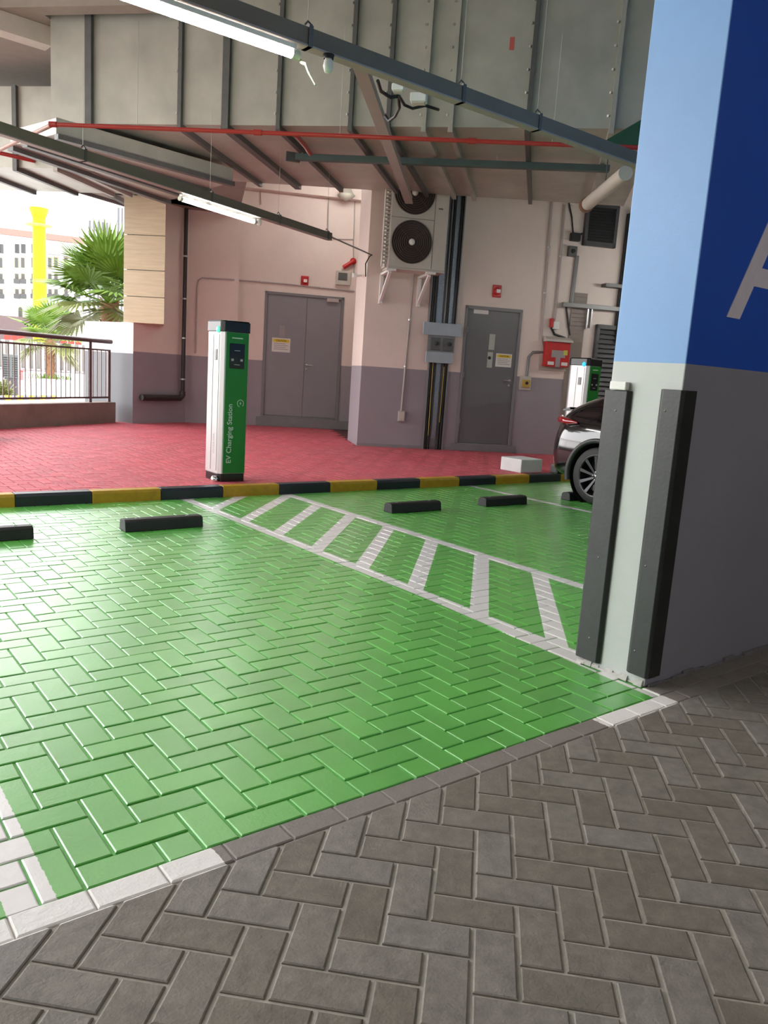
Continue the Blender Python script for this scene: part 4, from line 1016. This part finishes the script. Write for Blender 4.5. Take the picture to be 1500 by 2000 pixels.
for wy in (2.4-.87, 2.4-.87-2.89):
    for sx2 in (-1, 1):
        mb = MB(); n = 30; v_ = []
        for k in range(n+1):
            a_ = -.25+(pi+.5)*k/n
            for R, xx in ((.402,.925),(.405,.965),(.455,.968),(.462,.945)): v_.append((sx2*xx, wy+R*cos(a_), max(.2,.36+R*sin(a_))))
        mb.add(v_, [(4*i+j, 4*i+j+1, 4*i+j+5, 4*i+j+4) for i in range(n) for j in range(3)], True); obj('arch_trim', mb, M['cartrim'], car)
        mb = MB().lathe([(.40,sx2*.93),(.40,sx2*.60),(0,sx2*.60)], (0,wy,.36), 'x', 36); obj('wheel_well', mb, M['black'], car)
for sx2 in (-1, 1):
    pts = [(sx2*.70,2.34,1.02),(sx2*.80,2.27,1.0),(sx2*.865,2.10,.985),(sx2*.88,1.93,.98)]
    mb = MB().tube(pts, [.035,.045,.04,.012], 10); o = obj('tail_light', mb, M['taillight'], car)
    mb = MB().bar((sx2*.90,1.55,.21),(sx2*.93,-1.1,.21),.05,.07); obj('sill_trim', mb, M['cartrim'], car)
    mb = MB(); mb.bar((sx2*.945,.55,.86),(sx2*.945,.78,.86),.02,.03); mb.bar((sx2*.945,-.35,.85),(sx2*.945,-.12,.85),.02,.03); obj('door_handle', mb, M['carpaint'], car)
    mb = MB().box(min(sx2*.93,sx2*1.08),max(sx2*.93,sx2*1.08),-.95,-.83,.98,1.12); obj('side_mirror', mb, M['carpaint'], car, .03)
    mb = MB().tube([(sx2*.84,1.15,1.03),(sx2*.87,.4,1.0),(sx2*.87,-1.0,.98)], .008, 8).tube([(sx2*.84,1.15,1.03),(sx2*.68,.75,1.33),(sx2*.63,-.2,1.45)], .007, 8); obj('window_trim', mb, M['chrome'], car)
obj('rear_bumper_trim', MB().box(-.72,.72,2.30,2.44,.26,.4), M['cartrim'], car, .03)
obj('licence_plate', MB().box(-.26,.26,2.475,2.49,.62,.74), M['signwhite'], car)
obj('boot_lip', MB().yprism([(2.3,1.13),(2.42,1.10),(2.42,1.125),(2.3,1.16)], -.6, .6), M['carpaint'], car, .004)

# ---------------------------------------------------------------- outdoors
struct('floor_outside', MB().box(-160, 120, -60, 260, -.35, -.04), mat('pale_paving', (.62,.60,.58), .7, var=.05, scale=.5))
VW = YAW        # outdoors is laid out by bearing and distance
def bearing(px): d = ray(px, 690); return atan2(d.x, d.y)
def outpt(px, dist, z=0.): b = bearing(px); return Vector((sin(b)*dist, cos(b)*dist, z))
def zat(py, px, dist): return far(px, py, dist).z
M['facade'] = mat('white_facade', (.66,.64,.62), .8, var=.03, scale=.3)
M['facade_band'] = mat('rose_band', (.2,.11,.09), .8)
M['winout'] = mat('far_window', (.06,.06,.06), .5, spec=.2)
M['winframe'] = mat('far_window_frame', (.3,.25,.17), .6)
# hotel-like block
dist = 120.; a, b = outpt(-60,dist), outpt(168,dist); u_ = (b-a).normalized(); rot = atan2(u_.y,u_.x); W_ = (b-a).length
t = thing('building', 'white multi storey building with small paired windows and a rose roof band beyond the railing', 'building', a, rot)
zt = zat(466,80,dist); S = W_/228.
obj('wall', MB().box(0,W_,0,12,0,zt), M['facade'], t)
obj('roof_band', MB().box(-.3,W_*.99,-.5,12,zt-.1,zt+.7), M['facade_band'], t)
def xpx(px): return (px+60)*S
zz = lambda py, px=80: zat(py+ (px-80)*.0, px, dist)
for row, (yt, yb_) in enumerate(((477,495),(504,523),(535,553),(565,582))):
    for cxp in (-50,-22,2,32,44,64,96,108,128,150):
        hw = 3.2
        xl, xr = xpx(cxp-hw), xpx(cxp+hw); z0, z1 = zat(yb_,cxp,dist), zat(yt,cxp,dist)
        if row == 0:
            if cxp > 85: continue
            m_ = MB()
            for k in range(3): m_.box(xl+k*(xr-xl)/2.4, xl+k*(xr-xl)/2.4+.25, -.12, -.02, z0, z1)
            obj('window', m_, M['winout'], t)
        else:
            f = obj('window', MB().box(xl-.12,xr+.12,-.1,-.02,z0-.1,z1+.15), M['winframe'], t); obj('pane', MB().box(xl,xr,-.16,-.1,z0,z1), M['winout'], f)
            obj('balcony_rail', MB().box(xl-.2,xr+.2,-.5,-.45,z0-.1,z0+.5), M['winout'], t) if row > 1 else None
for cxp in (-20,38,68,105,130):
    mb = MB(); xc = xpx(cxp); r_ = 5*S; z0 = zat(618,cxp,dist)
    pts = [(xc-r_,z0-1.5),(xc+r_,z0-1.5)]+[(xc+r_*cos(k*pi/12), z0+1.2+r_*sin(k*pi/12)) for k in range(13)]
    mb.xprism(pts, -.14, -.02); f = obj('arched_window', mb, M['winframe'], t)
    pts = [(xc+(x-xc)*.7, z0+(z_-z0)*.8) for x, z_ in pts]; obj('pane', MB().xprism(pts, -.2, -.14), M['winout'], f)
obj('ground_storey', MB().box(-.4,W_*.8,-2.5,-.02,0,zat(622,60,dist)), mat('brown_base', (.09,.06,.06), .8), t)
obj('grey_roof_box', MB().box(xpx(90),xpx(160),-.9,-.02,zat(499,110,dist),zat(481,110,dist)), mat('grey_box', (.26,.26,.27), .7), t)
wb_ = thing('building', 'plain unseen building added west of the car park to cut sky light', 'building', (-17,-12,0))  # unseen block, added to keep stray western sky off the duct and pillar
obj('wall', MB().box(-8,0,0,25.5,0,13), mat('added_west_block', (.34,.32,.29), .8), wb_)
# two tower blocks with vertical stripes
for (x0, x1, yt, dist, lab) in ((172,213,424,170,'pale striped tower block behind the palm, farther from the stone column'),(227,262,398,150,'grey striped tower block half hidden by the stone column')):
    a, b = outpt(x0,dist), outpt(x1,dist); u_ = (b-a).normalized(); W_ = (b-a).length
    t = thing('tower_block', lab, 'building', a, atan2(u_.y,u_.x)); zt = zat(yt,x0,dist)
    obj('wall', MB().box(0,W_,0,8,0,zt), M['facade'], t)
    mb = MB()
    for k in range(5): mb.box(W_*(k+.15)/5, W_*(k+.65)/5, -.12, -.01, 0, zt-.6)
    obj('window_strip', mb, mat('grey_strip', (.09,.09,.10), .6, spec=.2), t)
# yellow mast
dist = 90.; p = outpt(79,dist); t = thing('crane_mast', 'bright yellow round mast with a small platform near its top', 'crane', p)
zt = zat(415,79,dist); ym = mat('bright_yellow_steel', (.42,.33,.003), .6, var=.02, spec=.2)
obj('mast', MB().tube([(0,0,0),(0,0,zt)], [.72,.6], 20), ym, t)
obj('platform', MB().lathe([(.5,0),(1.25,.1),(1.25,.22),(.5,.3)], (0,0,zat(444,79,dist)), 'z', 24), mat('platform_olive', (.3,.24,.06), .6), t)
obj('collar', MB().lathe([(.62,0),(.95,.9),(.9,1.0),(0,1.)], (0,0,zt-.6), 'z', 24), ym, t)
mb = MB(); r3 = random.Random(4)
for k in range(1): 
    q = Vector((-.9,0,zt+.5)); mb.tube([q, q+Vector((.5,0,.5)), q+Vector((1.0,0,.1)), q+Vector((1.6,0,.8)), q+Vector((2.,0,.3))], .1, 6); continue
    q = Vector((r3.uniform(-1.2,1.2), r3.uniform(-.5,.5), zt+.5+r3.uniform(0,1.2))); mb.bar(q, q+Vector((r3.uniform(-1,1),0,r3.uniform(-.5,.9))), .12, .12)
obj('top_frame', mb, mat('pale_steel', (.4,.4,.42), .5), t)
# corrugated hoarding
dist = 62.; a, b = outpt(-60,dist), outpt(206,dist); u_ = (b-a).normalized(); W_ = (b-a).length
t = thing('hoarding', 'long corrugated white hoarding fence across the site beyond the railing', 'fence', a, atan2(u_.y,u_.x))
zt = zat(668,80,dist); mb = MB(); x = 0
while x < W_:
    mb.box(x,x+.24,-.1,0,0,zt); x += .5
obj('sheet_ribs', mb, mat('hoarding_pale', (.28,.26,.24), .6), t)
obj('sheet', MB().box(0,W_,0,.05,0,zt), mat('hoarding_grey', (.13,.12,.11), .6), t)
obj('bottom_rail', MB().box(0,W_,-.14,-.1,.05,.18), mat('hoard_rail', (.2,.19,.2), .6), t)
for i, (x0, x1, lab) in enumerate(((8,50,'red plastic barrier above the hoarding, left of the small palm'),(118,160,'red plastic barrier above the hoarding, right of the small palm'))):
    a, b = outpt(x0,66), outpt(x1,66); u_ = (b-a).normalized(); t = thing('barrier', lab, 'barrier', a, atan2(u_.y,u_.x), 'red barriers')
    W_ = (b-a).length; mb = MB()
    for k in range(3): mb.box(W_*k/3+.02, W_*(k+1)/3-.02, 0, .4, 1.4, zat(654+i*8,x0,66))
    obj('barrier_unit', mb, mat('barrier_red', (.28,.025,.015), .5), t); obj('barrier_foot', MB().box(0,W_,0,.4,-.02,1.4), M['facade'], t)
# dark kiosk
p = outpt(22,28); t = thing('pay_kiosk', 'dark slatted kiosk standing outside behind the railing at the far left', 'kiosk', p, -YAW+.25)
ht = zat(692,22,28); mb = MB().box(-.2,.2,-.12,.12,-.03,ht*.42); obj('kiosk_base', mb, mat('kiosk_dark', (.06,.05,.06), .5), t, .01)
obj('kiosk_head', MB().box(-.22,.22,-.14,.14,ht*.42,ht), mat('kiosk_grey', (.1,.11,.11), .5), t, .01)
mb = MB()
for k in range(9): mb.box(-.2,-.03,-.15,-.141,ht*.46+k*.07,ht*.46+k*.07+.03); mb.box(.05,.2,-.15,-.141,ht*.46+k*.07,ht*.46+k*.07+.03)
obj('slat', mb, M['black'], t)
p = outpt(37,29.5); t = thing('red_cabinet', 'small red box with a looped red hose right of the dark kiosk', 'box', (p.x,p.y,0), -YAW)
obj('box_body', MB().box(-.09,.09,-.1,.1,.42,.78), M['red'], t, .01); obj('box_leg', MB().box(-.03,.03,-.03,.03,-.03,.42), M['red'], t)
obj('hose_loop', MB().tube([(.09,0,.72),(.2,0,.73),(.3,0,.7),(.33,0,.62),(.3,0,.5)], .012, 8), M['red'], t)
# outside kerb
k1m = mat('out_kerb_yellow', (.6,.4,.03), .6); k2m = mat('out_kerb_grey', (.2,.2,.24), .6)
a, b = outpt(-20,25), outpt(105,27); n = 11
for k in range(n):
    p, q = a.lerp(b,k/n), a.lerp(b,(k+.96)/n); c = (p+q)/2; o = obj('kerb_stone', MB().bar(p-c, q-c, .14, .14), k1m if k%2 == 0 else k2m); o.location = c+Vector((0,0,.03))
    tag(o, '%s outdoor kerb stone beyond the railing, %s from the left' % ('yellow' if k%2 == 0 else 'grey', ords[k]), 'kerb', 'kerb stones outside')

# palms: fan leaves
def leaf_mat(name, c1, c2):
    m, nt, bs = new(name); f = noise(nt, 3, 3); nt.links.new(mixc(nt, f, c1, c2), bs.inputs['Base Color']); bs.inputs['Roughness'].default_value = .5; return m
LM = leaf_mat('fan_palm_leaf', (.055,.125,.008), (.15,.24,.018)); LM2 = leaf_mat('old_palm_leaf', (.10,.13,.03), (.17,.17,.05))
def fan_palm(base, trunk_h, size, n, label, seed, tr, name='fan_palm', lo=-.5):
    r = random.Random(seed); t = thing(name, label, 'palm tree', base)
    pts = [(0,0,z) for z in [trunk_h*k/6 for k in range(7)]]; mb = MB().tube(pts, [tr*1.25,tr,tr*1.05,tr,tr*.95,tr,tr*1.2], 12)
    for k in range(60):
        a_ = r.uniform(0,6.28); z = trunk_h*r.random(); mb.bar((tr*.9*cos(a_),tr*.9*sin(a_),z),(tr*1.25*cos(a_),tr*1.25*sin(a_),z+tr*.7),tr*.35,tr*.1)
    obj('trunk', mb, mat(name+'_bark', (.2,.1,.05), .9, var=.25, scale=8), t)
    for k in range(n):
        az = 2.4*k+r.uniform(-.3,.3); el = lo+(1.45-lo)*((k+.5)/n)**.8
        d = Vector((cos(az)*cos(el), sin(az)*cos(el), sin(el))); pl_ = size*r.uniform(.42,.55)
        c0 = Vector((0,0,trunk_h)); c1 = c0+d*pl_; mb = MB(); mb.tube([c0, c0+d*pl_*.5, c1], [.02*size,.013*size,.01*size], 6)
        side = d.cross(Vector((0,0,1))); side = side.normalized() if side.length > .05 else Vector((1,0,0)); up = side.cross(d).normalized()
        nb = 26
        for j in range(nb):
            th = (j/(nb-1)-.5)*4.2; L_ = size*r.uniform(.5,.62)*(.75+.25*cos(th*.5))
            bd = (d*cos(th)+side*sin(th)); cup = up*.18*abs(sin(th))
            p1 = c1+(bd+cup)*L_*.5; p2 = c1+(bd+cup*.6)*L_+Vector((0,0,-.16*L_*(1.1-el*.5)))
            wv = (bd.cross(up)).normalized()*.026*size
            mb.add([c1-wv*.25, c1+wv*.25, p1+wv, p1+up*.012*size, p1-wv, p2], [(0,1,2,3),(0,3,4),(2,5,3),(4,3,5)])
        obj('frond', mb, LM2 if el < -.05 else LM, t, fixn=False)
    return t
p = outpt(214,22); zc = zat(585,214,22)
fan_palm((p.x,p.y,0), zc-.1, 2.0, 26, 'big green fan palm beside the stone clad column', 3, .2, lo=-.7)
p = outpt(98,48); fan_palm((p.x,p.y,-.04), zat(662,98,48), 2.3, 18, 'small fan palm with a brown trunk seen through the railing', 8, .24, lo=-.9)
p = outpt(98,48)
mb = MB(); r4 = random.Random(9)
for k in range(120):
    a_ = r4.uniform(0,6.28); q = Vector((cos(a_),sin(a_),0))*r4.uniform(.2,1.1); mb.bar(q, q+Vector((r4.uniform(-.1,.1),r4.uniform(-.1,.1),r4.uniform(.1,.3))), .04, .01)
o = obj('ground_plants', mb, LM); o.location = (p.x,p.y,-.04); tag(o, 'ring of low plants round the foot of the small palm', 'plants', kind='stuff')
mb = MB()
for k in range(160):
    a_ = r4.uniform(0,6.28); el = r4.uniform(.1,1.4); d = Vector((cos(a_)*cos(el),sin(a_)*cos(el),sin(el)))*r4.uniform(.25,.6); mb.bar(d*.3, d, .05, .01)
o = obj('shrub', mb, LM2); q = outpt(2,26); o.location = (q.x,q.y,-.02); tag(o, 'low green shrub at the left edge beside the dark kiosk', 'shrub')
